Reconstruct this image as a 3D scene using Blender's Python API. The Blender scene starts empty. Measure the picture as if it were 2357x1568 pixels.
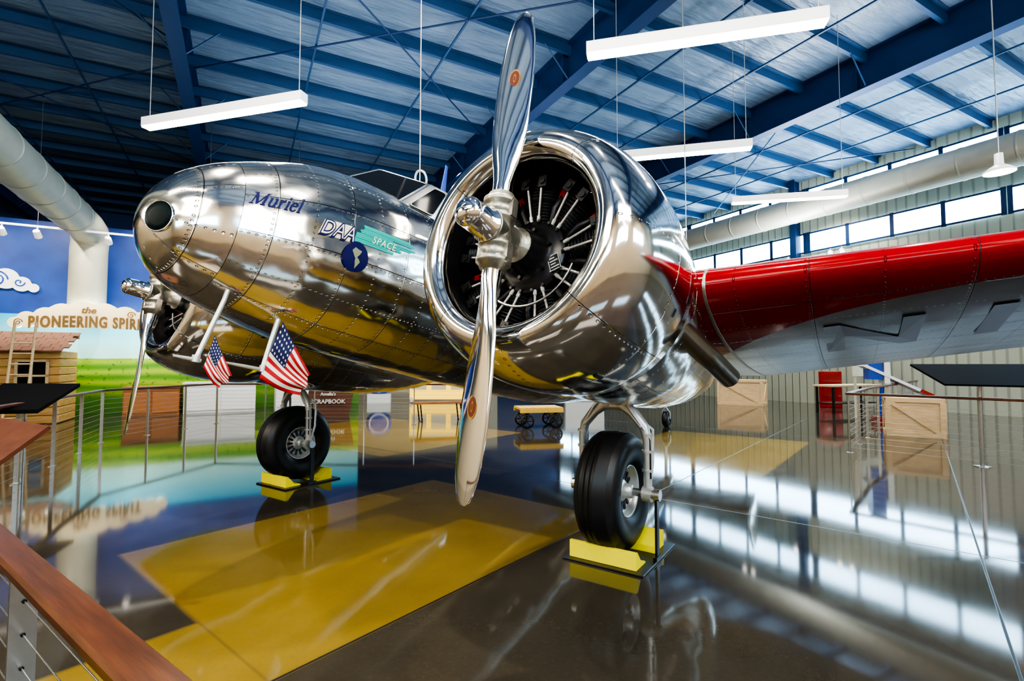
import bpy, math, random
from mathutils import Vector, Matrix
random.seed(3)
COL=bpy.context.scene.collection
try:
    bpy.context.scene.view_settings.look='AgX - High Contrast';bpy.context.scene.view_settings.exposure=.35
except Exception: pass
V=Vector
WLOC={}
# ------------------------------------------------------------------ materials
def newmat(name):
    m=bpy.data.materials.new(name);m.use_nodes=True
    nt=m.node_tree;b=nt.nodes['Principled BSDF']
    return m,nt,b
def N(nt,t,**k):
    n=nt.nodes.new(t)
    for a,v in k.items(): setattr(n,a,v)
    return n
def setin(nt,node,key,val):
    if isinstance(val,bpy.types.NodeSocket): nt.links.new(val,node.inputs[key])
    else: node.inputs[key].default_value=val
def mth(nt,op,a,b=None,c=None,clamp=False):
    n=N(nt,'ShaderNodeMath',operation=op);n.use_clamp=clamp
    setin(nt,n,0,a)
    if b is not None: setin(nt,n,1,b)
    if c is not None: setin(nt,n,2,c)
    return n.outputs[0]
def mrange(nt,v,a,b,c,d):
    n=N(nt,'ShaderNodeMapRange');setin(nt,n,0,v)
    for i,x in zip((1,2,3,4),(a,b,c,d)): n.inputs[i].default_value=x
    return n.outputs[0]
def mixc(nt,fac,a,b):
    n=N(nt,'ShaderNodeMix',data_type='RGBA')
    setin(nt,n,0,fac)
    for i,x in ((6,a),(7,b)):
        if isinstance(x,bpy.types.NodeSocket): nt.links.new(x,n.inputs[i])
        else: n.inputs[i].default_value=(*x[:3],1)
    return n.outputs[2]
def noise(nt,scale,detail=3,vec=None,rough=.5):
    n=N(nt,'ShaderNodeTexNoise');n.inputs['Scale'].default_value=scale;n.inputs['Detail'].default_value=detail
    n.inputs['Roughness'].default_value=rough
    if vec is not None: nt.links.new(vec,n.inputs['Vector'])
    return n.outputs['Fac']
def objco(nt): return N(nt,'ShaderNodeTexCoord').outputs['Object']
def worldpos(nt): return N(nt,'ShaderNodeNewGeometry').outputs['Position']
def pbr(name,col,rough=.5,metal=0,var=.12,scale=12,bump=0,emit=None,es=0,coat=0,spec=None):
    m,nt,b=newmat(name)
    f=noise(nt,scale,3,objco(nt))
    d=tuple(c*(1-var) for c in col);l=tuple(min(1,c*(1+var)) for c in col)
    nt.links.new(mixc(nt,f,d,l),b.inputs['Base Color'])
    b.inputs['Roughness'].default_value=rough;b.inputs['Metallic'].default_value=metal
    if spec is not None: b.inputs['Specular IOR Level'].default_value=spec
    if coat: b.inputs['Coat Weight'].default_value=coat
    if emit: b.inputs['Emission Color'].default_value=(*emit,1);b.inputs['Emission Strength'].default_value=es
    if bump:
        bn=N(nt,'ShaderNodeBump');bn.inputs['Strength'].default_value=bump;bn.inputs['Distance'].default_value=.02
        nt.links.new(f,bn.inputs['Height']);nt.links.new(bn.outputs[0],b.inputs['Normal'])
    return m
def riveted(name,col=(.86,.87,.88),rough=.09,pu=.35,pv=.4,q=.044,r=.0095,dent=.25,red=False,dscale=2.2,offu=0.):
    m,nt,b=newmat(name)
    uvn=N(nt,'ShaderNodeUVMap');sep=N(nt,'ShaderNodeSeparateXYZ');nt.links.new(uvn.outputs[0],sep.inputs[0])
    u=mth(nt,'ADD',sep.outputs[0],50+offu);v=mth(nt,'ADD',sep.outputs[1],50.)
    def dots(a,P,bb,off=0):
        du=mth(nt,'PINGPONG',mth(nt,'ADD',a,off),P/2);dv=mth(nt,'PINGPONG',bb,q/2)
        d=mth(nt,'SQRT',mth(nt,'ADD',mth(nt,'MULTIPLY',du,du),mth(nt,'MULTIPLY',dv,dv)))
        return mrange(nt,d,r*.5,r,1,0)
    dd=mth(nt,'MAXIMUM',dots(u,pu,v,.02),dots(v,pv,u,.02))
    su=mrange(nt,mth(nt,'PINGPONG',u,pu),.0018,.0038,1,0)
    sv=mrange(nt,mth(nt,'PINGPONG',v,pv),.0018,.0038,1,0)
    seamf=mth(nt,'MAXIMUM',su,sv)
    oc=objco(nt)
    nz=noise(nt,dscale,1.5,oc);nf=noise(nt,9,3,oc)
    base=mixc(nt,nf,tuple(c*.8 for c in col),col)
    if red:
        thr=mth(nt,'ADD',mth(nt,'MULTIPLY',mth(nt,'POWER',2.718,mth(nt,'MULTIPLY',mth(nt,'SUBTRACT',sep.outputs[0],3.0),-1.7)),.85),.15)
        rm=mth(nt,'MULTIPLY',mth(nt,'LESS_THAN',sep.outputs[1],thr),mth(nt,'GREATER_THAN',sep.outputs[0],2.3))
        base=mixc(nt,rm,base,(.25,.002,.004))
        inv=mth(nt,'SUBTRACT',1.,rm)
        nt.links.new(inv,b.inputs['Metallic'])
        nt.links.new(mth(nt,'ADD',mth(nt,'MULTIPLY',inv,rough-.16),.16),b.inputs['Roughness'])
        nt.links.new(mth(nt,'MULTIPLY_ADD',inv,.2,.22),b.inputs['Specular IOR Level'])
    else:
        b.inputs['Metallic'].default_value=1
        nt.links.new(mth(nt,'ADD',mth(nt,'MULTIPLY',nf,.08),rough-.03),b.inputs['Roughness'])
    base=mixc(nt,mth(nt,'MULTIPLY',seamf,.85),base,(.03,.03,.033))
    ring=mth(nt,'MULTIPLY',mth(nt,'MULTIPLY',dd,mth(nt,'SUBTRACT',1.,dd)),4.)
    base=mixc(nt,mth(nt,'MULTIPLY',ring,.95 if not red else .5),base,(.02,.02,.02))
    nt.links.new(base,b.inputs['Base Color'])
    b1=N(nt,'ShaderNodeBump');b1.inputs['Strength'].default_value=dent;b1.inputs['Distance'].default_value=.06
    nt.links.new(nz,b1.inputs['Height'])
    b2=N(nt,'ShaderNodeBump');b2.inputs['Strength'].default_value=1.;b2.inputs['Distance'].default_value=.008
    nt.links.new(mth(nt,'SUBTRACT',dd,seamf),b2.inputs['Height']);nt.links.new(b1.outputs[0],b2.inputs['Normal'])
    nt.links.new(b2.outputs[0],b.inputs['Normal'])
    return m
def emis(name,col,s):
    m,nt,b=newmat(name)
    b.inputs['Base Color'].default_value=(*col,1)
    f=noise(nt,1.5,2,objco(nt))
    nt.links.new(mixc(nt,f,tuple(c*.9 for c in col),col),b.inputs['Emission Color'])
    b.inputs['Emission Strength'].default_value=s
    return m
def wood(name,c1,c2,sc=(3,3,3),rough=.4,rot=0):
    m,nt,b=newmat(name)
    tc=objco(nt);mp=N(nt,'ShaderNodeMapping');nt.links.new(tc,mp.inputs[0]);mp.inputs['Rotation'].default_value=(0,0,rot)
    mp2=N(nt,'ShaderNodeMapping');nt.links.new(mp.outputs[0],mp2.inputs[0]);mp2.inputs['Scale'].default_value=sc
    f=noise(nt,4,6,mp2.outputs[0],.65);g=mrange(nt,f,.3,.7,0,1)
    nt.links.new(mixc(nt,g,c1,c2),b.inputs['Base Color']);b.inputs['Roughness'].default_value=rough
    bn=N(nt,'ShaderNodeBump');bn.inputs['Strength'].default_value=.1;bn.inputs['Distance'].default_value=.01;nt.links.new(f,bn.inputs['Height']);nt.links.new(bn.outputs[0],b.inputs['Normal'])
    return m
M={}
M['skin']=riveted('polished_aluminum_fuselage',col=(.93,.89,.82),rough=.12,pu=.27,pv=.31,dent=.40,dscale=2.6)
M['cowl']=riveted('polished_aluminum_cowling',col=(.92,.90,.87),rough=.08,pu=.62,pv=.65,dent=.12,q=.05,offu=.18)
M['nac']=riveted('polished_aluminum_nacelle',col=(.92,.88,.82),rough=.12,pu=.27,pv=.32,dent=.38,dscale=2.6)
M['wing']=riveted('wing_skin',col=(.46,.47,.49),rough=.33,pu=.4,pv=.27,dent=.3,red=True,q=.04,r=.008)
M['canopy']=pbr('brushed_canopy_metal',(.7,.7,.68),.2,1,.08,8)
M['chrome']=pbr('chrome',(.9,.9,.91),.04,1,.03)
M['chromeb']=pbr('blade_chrome',(.9,.91,.92),.07,1,.03,3)
M['alu']=pbr('cast_aluminum',(.42,.40,.34),.42,1,.2,30,.2)
M['silver']=pbr('silver_paint',(.6,.61,.6),.35,.6,.1,20)
M['steel']=pbr('brushed_steel',(.5,.5,.49),.3,1,.1,20)
M['rod']=pbr('pale_pushrod_enamel',(.62,.6,.55),.35,.4,.1,20)
M['pipe']=pbr('heated_steel',(.42,.36,.28),.33,1,.25,12)
M['black']=pbr('black_enamel',(.009,.009,.010),.3,0,.3,20)
M['matte']=pbr('matte_black',(.006,.006,.007),.75,0,.3,20,spec=.1)
M['blackfin']=pbr('engine_black',(.018,.018,.02),.4,.3,.3,20)
M['rubber']=pbr('tyre_rubber',(.006,.006,.007),.42,0,.3,30)
M['red']=pbr('red_paint',(.34,.006,.008),.15,0,.05,5,coat=1)
M['glass']=pbr('dark_glass',(.004,.005,.007),.08,0,.2,3,spec=.25)
M['lens']=pbr('lamp_lens',(.003,.009,.010),.45,0,.3,20,spec=.08)
M['yellow']=pbr('yellow_paint',(.95,.82,.0),.5,0,.06,10)
M['yellowwood']=pbr('ochre_painted_wood',(.75,.52,.12),.5,0,.12,10)
M['white']=pbr('white_paint',(.8,.8,.78),.4,0,.04,10)
M['cream']=pbr('cream_paint',(.8,.7,.5),.45,0,.05,5)
M['creame']=pbr('cream_sign_face',(.95,.80,.52),.45,0,.03,5,emit=(.95,.75,.42),es=.6)
M['gold']=pbr('gold_paint',(.34,.18,.035),.35,.1,.1,5)
M['navy']=pbr('navy_paint',(.006,.006,.08),.35,0,.1,5,spec=.2)
M['teal']=pbr('teal_paint',(.015,.36,.32),.3,0,.1,5,spec=.3)
M['globe']=pbr('globe_land_tan',(.22,.24,.15),.3,0,.1,5)
M['bluep']=pbr('blue_paint',(.01,.06,.4),.3,0,.1,5)
M['steelblue']=pbr('blue_painted_steel',(.006,.032,.11),.45,.1,.15,3)
M['steelblue2']=pbr('blue_purlin_steel',(.014,.06,.15),.5,.1,.15,3)
M['duct']=pbr('galvanized_duct',(.48,.46,.37),.45,.2,.1,4)
RR_=math.atan2(-.577,.8167)
M['wood_rail']=wood('walnut_handrail',(.045,.013,.006),(.13,.042,.015),(.7,9,9),.3,-RR_)
M['wood_dark']=wood('brown_board',(.09,.03,.015),(.14,.05,.025),(1,1,6),.5)
M['wood_light']=wood('pine_planks',(.55,.38,.2),(.78,.56,.32),(1,1,8),.5)
M['wood_cabin']=wood('cedar_boards',(.42,.22,.06),(.66,.38,.12),(1,1,8),.6)
M['wood_counter']=wood('orange_wood',(.30,.11,.03),(.42,.17,.05),(1,1,8),.45)
M['shingle']=pbr('roof_shingles',(.28,.14,.09),.8,0,.3,25,.3)
M['lampwhite']=pbr('fixture_housing',(.85,.85,.85),.4,0,.03,5,emit=(1,.97,.92),es=.3)
M['tube']=emis('linear_diffuser',(1,.93,.80),18)
M['win']=emis('window_daylight',(.50,.77,1),12)
M['glow']=emis('sign_backlight',(.9,1,.95),8)
M['spot']=emis('spot_lens',(1,.95,.85),8)
M['redbrown']=pbr('emblem_red',(.12,.03,.015),.3,0,.1,10)
# ------------------------------------------------------------------ mesh builder
class MB:
    def __init__(s,T=None): s.v=[];s.f=[];s.uv=[];s.mi=[];s.sm=[];s.T=T or Matrix.Identity(4)
    def add(s,vs,fs,mi=0,uvs=None,smooth=False):
        o=len(s.v);s.v+= [s.T@V(p) for p in vs]
        for i,f in enumerate(fs):
            s.f.append([o+k for k in f]);s.mi.append(mi);s.sm.append(smooth)
            s.uv.append(uvs[i] if uvs else [(vs[k][0],vs[k][1]) for k in f])
    def box(s,c,d,mi=0,R=None):
        hx,hy,hz=[x/2 for x in d];vs=[]
        for z in(-hz,hz):
            for x,y in((-hx,-hy),(hx,-hy),(hx,hy),(-hx,hy)):
                p=V((x,y,z))
                if R: p=R@p
                vs.append(p+V(c))
        s.add(vs,[(3,2,1,0),(4,5,6,7),(0,1,5,4),(1,2,6,5),(2,3,7,6),(3,0,4,7)],mi)
    def bbox2(s,c,d,b=.01,mi=0,R=None):
        hx,hy,hz=[x/2 for x in d];b=min(b,hx*.9,hy*.9,hz*.9)
        def rg(ix,z):
            a,bb=hx-ix,hy-ix
            k=b*.999
            return [(x,y,z) for x,y in((-a+k,-bb),(a-k,-bb),(a,-bb+k),(a,bb-k),(a-k,bb),(-a+k,bb),(-a,bb-k),(-a,-bb+k))]
        rr=[rg(b*.8,-hz),rg(0,-hz+b),rg(0,hz-b),rg(b*.8,hz)]
        rings=[[ (R@V(p) if R else V(p))+V(c) for p in r] for r in rr]
        s.loft(rings,cap=True,mi=mi,smooth=False)
    def loft(s,rings,cap=False,mi=0,smooth=True,uvf=None,closed=True,cap0=None,cap1=None):
        n=len(rings[0]);vs=[p for r in rings for p in r];fs=[];uv=[]
        m=n if closed else n-1
        for i in range(len(rings)-1):
            for j in range(m):
                a=i*n+j;b=i*n+(j+1)%n
                fs.append((a,b,b+n,a+n))
                if uvf: uv.append([uvf(i,j),uvf(i,j+1),uvf(i+1,j+1),uvf(i+1,j)])
                else: uv.append([(i,j),(i,j+1),(i+1,j+1),(i+1,j)])
        s.add(vs,fs,mi,uv,smooth)
        if cap or cap0: s.add(rings[0],[tuple(range(n))[::-1]],mi)
        if cap or cap1: s.add(rings[-1],[tuple(range(n))],mi)
    def rev(s,o,ax,prof,seg=32,mi=0,smooth=True,cap=False):
        ax=V(ax).normalized();t=V((0,0,1)) if abs(ax.z)<.9 else V((1,0,0))
        e1=ax.cross(t).normalized();e2=ax.cross(e1)
        A=math.tau;n=seg
        rings=[[V(o)+ax*d+(e1*math.cos(A*k/seg)+e2*math.sin(A*k/seg))*r for k in range(n)] for d,r in prof]
        L=[0]
        for i in range(1,len(prof)): L.append(L[-1]+math.hypot(prof[i][0]-prof[i-1][0],prof[i][1]-prof[i-1][1]))
        rm=max(p[1] for p in prof)
        s.loft(rings,mi=mi,smooth=smooth,uvf=lambda i,j:(L[i],A*j/seg*rm),cap=cap)
    def cyl(s,a,b,r,r2=None,seg=12,mi=0,cap=True,smooth=True):
        a=V(a);b=V(b);L=(b-a).length
        if L<1e-6: return
        s.rev(a,b-a,[(0,r),(L,r if r2 is None else r2)],seg,mi,smooth,cap=cap)
    def tube(s,pts,r,seg=8,mi=0,cap=True):
        pts=[V(p) for p in pts];rings=[];e=None
        for i,p in enumerate(pts):
            d=(pts[min(i+1,len(pts)-1)]-pts[max(i-1,0)]).normalized()
            if e is None:
                t=V((0,0,1)) if abs(d.z)<.9 else V((1,0,0));e=d.cross(t).normalized()
            else: e=(e-d*e.dot(d)).normalized()
            g=d.cross(e)
            rr=r[i] if isinstance(r,(list,tuple)) else r
            rings.append([p+(e*math.cos(math.tau*k/seg)+g*math.sin(math.tau*k/seg))*rr for k in range(seg)])
        s.loft(rings,cap=cap,mi=mi)
    def prism(s,poly,ax_x,ax_y,o,th,mi=0):
        ax_x=V(ax_x);ax_y=V(ax_y);n=ax_x.cross(ax_y).normalized()
        a=[V(o)+ax_x*x+ax_y*y for x,y in poly];b=[p+n*th for p in a];k=len(a)
        s.add(a+b,[tuple(range(k))[::-1],tuple(range(k,2*k))]+[(i,(i+1)%k,k+(i+1)%k,k+i) for i in range(k)],mi)
    def make(s,name,mats,parent=None,label=None,cat=None,group=None,kind=None):
        me=bpy.data.meshes.new(name)
        xs=[p.x for p in s.v];ys=[p.y for p in s.v];zs=[p.z for p in s.v]
        c=V(((min(xs)+max(xs))/2,(min(ys)+max(ys))/2,min(zs) if parent is None else (min(zs)+max(zs))/2))
        me.from_pydata([p-c for p in s.v],[],s.f)
        if not isinstance(mats,(list,tuple)): mats=[mats]
        for m in mats: me.materials.append(M[m] if isinstance(m,str) else m)
        for p,mi,sm in zip(me.polygons,s.mi,s.sm): p.material_index=mi;p.use_smooth=sm
        uvl=me.uv_layers.new(name='UVMap');k=0
        for f in s.uv:
            for q in f: uvl.data[k].uv=(q[0],q[1]);k+=1
        me.update()
        return reg(bpy.data.objects.new(name,me),c,parent,label,cat,group,kind)
def reg(o,c,parent=None,label=None,cat=None,group=None,kind=None):
    COL.objects.link(o);WLOC[o.name]=V(c)
    if parent: o.parent=parent;o.location=V(c)-WLOC[parent.name]
    else: o.location=c
    if label:o['label']=label
    if cat:o['category']=cat
    if group:o['group']=group
    if kind:o['kind']=kind
    return o
def empty(name,c,parent=None,**k):
    o=bpy.data.objects.new(name,None);o.empty_display_size=.1
    return reg(o,c,parent,**k)
def textmesh(txt,size=1,shear=0,offset=0,extrude=0,align='CENTER',space=1):
    cu=bpy.data.curves.new('t','FONT');cu.body=txt;cu.size=size;cu.shear=shear;cu.offset=offset;cu.extrude=extrude
    cu.align_x=align;cu.align_y='CENTER';cu.space_character=space;cu.resolution_u=3
    o=bpy.data.objects.new('t',cu);COL.objects.link(o);bpy.context.view_layer.update()
    me=bpy.data.meshes.new_from_object(o.evaluated_get(bpy.context.evaluated_depsgraph_get()))
    vs=[v.co.copy() for v in me.vertices];fs=[tuple(p.vertices) for p in me.polygons]
    bpy.data.objects.remove(o);bpy.data.meshes.remove(me);bpy.data.curves.remove(cu)
    return vs,fs
def hermite(tab,x):
    n=len(tab)
    if x>=tab[0][0]: return tab[0][1:]
    if x<=tab[-1][0]: return tab[-1][1:]
    for i in range(n-1):
        if tab[i][0]>=x>=tab[i+1][0]: break
    a,b=tab[i],tab[i+1];h=b[0]-a[0];t=(x-a[0])/h;out=[]
    for k in range(1,len(a)):
        def sl(j):
            if j<=0: return (tab[1][k]-tab[0][k])/(tab[1][0]-tab[0][0])
            if j>=n-1: return (tab[-1][k]-tab[-2][k])/(tab[-1][0]-tab[-2][0])
            s0=(tab[j][k]-tab[j-1][k])/(tab[j][0]-tab[j-1][0]);s1=(tab[j+1][k]-tab[j][k])/(tab[j+1][0]-tab[j][0])
            if s0*s1<=0: return 0
            return 2*s0*s1/(s0+s1)
        m0=sl(i)*h;m1=sl(i+1)*h
        out.append((2*t**3-3*t*t+1)*a[k]+(t**3-2*t*t+t)*m0+(-2*t**3+3*t*t)*b[k]+(t**3-t*t)*m1)
    return out
# ------------------------------------------------------------------ frames
TH=math.radians(34);AL=math.radians(11.3)
F=V((-math.sin(TH),-math.cos(TH),0));S=V((math.cos(TH),-math.sin(TH),0));UP=V((0,0,1))
bx=F*math.cos(AL)+UP*math.sin(AL);bz=UP*math.cos(AL)-F*math.sin(AL)
O=V((-1.925,3.924,2.264))
def frame(x,y,z,o):
    return Matrix(((x.x,y.x,z.x,o.x),(x.y,y.y,z.y,o.y),(x.z,y.z,z.z,o.z),(0,0,0,1)))
B=frame(bx,S,bz,O)
RA=math.radians(28.3)
RM=Matrix.Rotation(RA,4,'Z')   # local x = v, y = u
def R(v,u,z=0): return RM@V((v,u,z))
# ================================================================== AIRPLANE
HY=2.225
plane=empty('airplane',V((-1.0,5.4,0)),label='polished silver twin-engine propeller airplane with red wing edges',cat='airplane')
FT=[(.92,.10,.0,.0),(.91,.10,.085,.085),(.88,.11,.17,.17),(.84,.115,.25,.245),(.78,.12,.33,.32),(.7,.13,.40,.39),(.6,.145,.465,.45),(.5,.16,.515,.495),(.3,.19,.60,.565),(0,.235,.70,.64),
    (-.35,.265,.765,.69),(-.8,.29,.80,.72),(-1.5,.34,.85,.74),(-2.3,.42,.93,.75),(-4,.46,.93,.75),(-6,.62,.78,.62),(-8,.85,.52,.42),(-9.6,1.02,.28,.22),(-10.6,1.1,.08,.06)]
def sup(c,n=2.25): return math.copysign(abs(c)**(2/n),c)
def fus(x,ph,off=0):
    zc,hz,hw=hermite(FT,x)
    return V((x,(hw+off)*sup(math.cos(ph)),zc+(hz+off)*sup(math.sin(ph))))
def fusrings(xs,n=72,off=0): return [[fus(x,math.tau*k/n,off) for k in range(n)] for x in xs]
xs1=[.9195,.915,.905,.89,.87,.85,.82,.79,.75,.71,.67,.63,.59,.55,.52]
mb=MB(B);rg=fusrings(xs1);mb.loft(rg,uvf=lambda i,j:(-xs1[i]+2.02,(j/72)*3.1),cap0=True)
mb.make('nose_cap','skin',plane,label='riveted polished aluminum nose cap')
xs2=[.517]+[.5-.06*i for i in range(1,45)]+[-2.3-.25*i for i in range(1,34)]
xs2=[x for x in xs2 if x>-10.55]+[-10.6]
mb=MB(B);rg=fusrings(xs2);mb.loft(rg,uvf=lambda i,j:(-xs2[i],(j/72)*4.65),cap1=True)
mb.make('fuselage','skin',plane)
def onfus(x,ph,off):
    p=fus(x,ph);a=fus(x-.01,ph)-fus(x+.01,ph);b=fus(x,ph+.02)-fus(x,ph-.02)
    n=b.cross(a).normalized()
    if n.dot(p-V((p.x-.4,0,.1)))<0:n=-n
    return p,n
p,n=onfus(.868,math.radians(-14),0)
mb=MB(B);mb.rev(p-n*.03,n,[(0,.105),(.030,.105),(.034,.101),(.034,.099),(.03,.097)],32,0)
mb.make('landing_light_rim','chrome',plane)
mb=MB(B);mb.rev(p-n*.03,n,[(0,.098),(.031,.098),(.034,.06),(.036,.03),(.0365,.001)],32,0)
mb.make('landing_light','lens',plane,label='dark glass nose lamp')
# canopy
def mirror(p): return V((p[0],-p[1],p[2]))
A_=V((-.34,0,1.0));B_=V((-.74,.50,.88));C_=V((-.84,0,1.40))
nA=(B_-A_).cross(C_-A_);dy,dz=.40,.32
D_=V((A_.x-(nA.y*dy+nA.z*dz)/nA.x,dy,A_.z+dz))
E_=V((-1.75,.64,.90));F_=V((-1.80,.48,1.36));G_=V((-1.2,0,1.46));H_=V((-2.0,0,1.42));B2=V((-.70,.52,.7));E2=V((-2.2,.62,.75));F2=V((-2.3,.4,1.2))
mb=MB(B)
for sg in (1,-1):
    q=[p if sg>0 else mirror(p) for p in (A_,B_,C_,D_,E_,F_,G_,H_,B2,E2,F2)]
    a,b,c,d,e,ff,g,h,b2,e2,f2=q
    a2=V((-.30,0,.75))
    vs=[a,b,c,d,e,ff,g,h,b2,e2,f2,a2]
    fs=[(0,1,3,2),(1,4,5,3),(2,3,6),(3,5,7,6),(0,11,8,1),(1,8,9,4),(4,9,10,5),(5,10,7)]
    if sg<0: fs=[t[::-1] for t in fs]
    mb.add(vs,fs,0,[[(0.1+.02*k,.1) for k in range(len(t))] for t in fs])
mb.make('cockpit_canopy','canopy',plane)
def pane(c4,ins,off,name,mat='glass',r=.04):
    ctr=sum(c4,V((0,0,0)))/4;n=(c4[2]-c4[0]).cross(c4[3]-c4[1]).normalized()
    if n.dot(ctr-V((ctr.x-.3,0,.6)))<0:n=-n
    pts=[]
    for i in range(4):
        p=c4[i];e0=(c4[i-1]-p).normalized();e1=(c4[(i+1)%4]-p).normalized()
        sn=max(.3,e0.cross(e1).length);pts.append(p+(e0+e1)*(ins/sn))
    out=[]
    for i in range(4):
        a=pts[i-1];b=pts[i];c=pts[(i+1)%4]
        p0=b+(a-b).normalized()*r;p1=b+(c-b).normalized()*r
        for t in (0,.33,.67,1): out.append((p0*(1-t)+b*t)*(1-t)+(b*(1-t)+p1*t)*t)
    mb=MB(B);k=len(out)
    lo=[q-n*.04 for q in out];hi=[q+n*off for q in out]
    mb.add(lo+hi,[tuple(range(k,2*k))]+[(i,(i+1)%k,k+(i+1)%k,k+i) for i in range(k)],0)
    mb.make(name,mat,plane)
    mb=MB(B);mb.tube([q+n*off for q in out+[out[0]]],.005,6)
    mb.make(name+'_frame','canopy',plane)
for sg in (1,-1):
    fx=(lambda p:p) if sg>0 else mirror
    pane([fx(A_),fx(B_),fx(D_),fx(C_)],.025,.006,'windshield_pane')
    m1=B_.lerp(E_,.02);m2=D_.lerp(F_,.02);k1=B_.lerp(E_,.40);k2=D_.lerp(F_,.42)
    pane([fx(m1),fx(k1),fx(k2),fx(m2)],.04,.012,'side_window')
    m1=B_.lerp(E_,.46);m2=D_.lerp(F_,.48);k1=B_.lerp(E_,.9);k2=D_.lerp(F_,.9)
    pane([fx(m1),fx(k1),fx(k2),fx(m2)],.04,.012,'side_window')
mb=MB(B);ct=V((-1.35,.05,1.55));mb.tube([ct+V((math.cos(t)*.04,math.sin(t)*.08,math.cos(t)*.08)) for t in [math.tau*k/24 for k in range(25)]],.012,8)
mb.cyl(ct-V((0,0,.08)),ct-V((0,0,.15)),.02);mb.make('loop_antenna','silver',plane)
mb=MB(B);mb.loft([[V((-1.75+a*.06*s,b*.015*s,z)) for a,b in((1,0),(.3,1),(-1,0),(.3,-1))] for z,s in((1.4,1.),(1.95,.35))],cap=True);mb.make('antenna_mast','bluep',plane)
for i in range(4):
    x=-2.9-i*.95
    mb=MB(B);poly=[]
    for k in range(20):
        t=math.tau*k/20;poly.append((x+.2*sup(math.cos(t),4),math.radians(18)+.17*sup(math.sin(t),4)))
    vs=[fus(a,b_,.006) for a,b_ in poly]
    mb.add(vs,[tuple(range(20))],0);mb.make('cabin_window','glass',plane)
def airfoil(le,chord,th,yv,axis='y',n=12):
    pts=[]
    for k in range(2*n):
        if k<=n: xi=.5*(1+math.cos(math.pi*k/n));sg=1
        else: xi=.5*(1+math.cos(math.pi*(2*n-k)/n));sg=-1
        t=5*th*(.2969*math.sqrt(xi)-.126*xi-.3516*xi**2+.2843*xi**3-.1036*xi**4)*chord*sg
        if axis=='y': pts.append(V((le[0]-xi*chord,yv,le[2]+t)))
        else: pts.append(V((le[0]-xi*chord,le[1]+t,yv)))
    return pts
mb=MB(B);mb.loft([airfoil((-9.7,0,1.35),1.1,.1,y) for y in(-1.9,-.6,.6,1.9)],cap=True,uvf=lambda i,j:(i*.6+.1,j*.1+.9))
mb.make('tailplane','nac',plane)
for sg in(1,-1):
    mb=MB(B);mb.loft([airfoil((le,sg*1.9,0),c,.09,z,'z') for z,le,c in((1.35,-9.9,.8),(1.6,-9.7,1.1),(2.0,-9.75,1.0),(2.35,-10.0,.6))],cap=True,uvf=lambda i,j:(i*.2+.1,j*.1))
    mb.make('tail_fin','nac',plane)
# ---- wings
def wpar(ya):
    if ya<=3.0: return 1.28,.08,2.95,.165,-.02
    t=(ya-3.0)/5.45
    return 1.28+t*.75,.08+.10*(ya-3.0),2.95*(1-t)+1.35*t,.165*(1-t)+.1*t,-.02+.11*(ya-3.0)
def wsec(y,le_s,le_z,ch,th,te_z,n=22):
    pts=[];d=V((-ch,0,te_z-le_z)).normalized()
    nrm=V((0,1,0)).cross(d).normalized()
    if nrm.z<0:nrm=-nrm
    vv=[]
    for k in range(2*n):
        if k<=n: xi=.5*(1+math.cos(math.pi*k/n));sg=1
        else: xi=.5*(1+math.cos(math.pi*(2*n-k)/n));sg=-1
        t=5*th*(.2969*math.sqrt(xi)-.126*xi-.3516*xi**2+.2843*xi**3-.1036*xi**4)*ch
        t=t*(1.1 if sg>0 else -.9)
        pts.append(V((-le_s,y,le_z))+d*(xi*ch)+nrm*t);vv.append(xi*ch)
    return pts,vv
def wingpiece(name,ys,mats,label=None,par=plane):
    rings=[];vv=[]
    for y in ys:
        ya=abs(y);le_s,le_z,ch,th,te=wpar(ya);t=(ya-3.0)/5.45
        if t>.9:
            k=(t-.9)/.1;k=math.sqrt(max(0,1-k*k))*.9+.1
            mid=le_s+ch*.4;le_s=mid-ch*.4*k;ch*=k;th*=max(.3,k)
        p,v=wsec(y*1.0,le_s,le_z,ch,th,te);rings.append(p);vv.append(v)
    n=len(rings[0]);mb=MB(B)
    mb.loft(rings,cap=True,uvf=lambda i,j:(abs(ys[i]),vv[i][j%n]))
    return mb.make(name,mats,par,label)
wingpiece('wing_center_section',[-2.99,-2.5,-1.5,-.75,0,.75,1.5,2.5,2.99],'wing')
yo=[3.01,3.15,3.4,3.8,4.3,5,5.8,6.6,7.4,7.9,8.1,8.25,8.35,8.42,8.44]
wingpiece('wing',yo,'wing',label='wing with glossy red leading edge and riveted underside')
wingpiece('wing',[-y for y in yo],'wing',label='wing with glossy red leading edge')
for sg in(1,-1):
    rings=[]
    for y in (2.989,2.991,3.009,3.011):
        o_=.005 if y in(2.991,3.009) else 0
        p,_=wsec(y*sg,1.28-o_,.08,2.95+o_*2,.165+(.003 if o_ else -.001),-.02);rings.append(p)
    mb=MB(B);mb.loft(rings,uvf=lambda i,j:(i*.02+.1,j*.1));mb.make('wing_joint_strip','alu',plane)
M['greypaint']=pbr('faded_grey_marking',(.34,.36,.41),.38,.75,.1,5)
for ch_,yc_ in (('N',3.93),('1',4.6)):
    vs,fs=textmesh(ch_,1.1,offset=.03)
    mb=MB(B);out=[]
    for p in vs:
        y=yc_+p.x*.75;xi=.37-p.y*.34
        le_s,le_z,ch,th,te=wpar(y)
        d=V((-ch,0,te-le_z)).normalized()
        tt=5*th*(.2969*math.sqrt(xi)-.126*xi-.3516*xi**2+.2843*xi**3-.1036*xi**4)*ch*.9
        out.append(V((-le_s,y,le_z))+d*(xi*ch)-V((0,0,1))*(tt+.010))
    mb.add(out,fs,0);mb.make('registration_marking','greypaint',plane)
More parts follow.
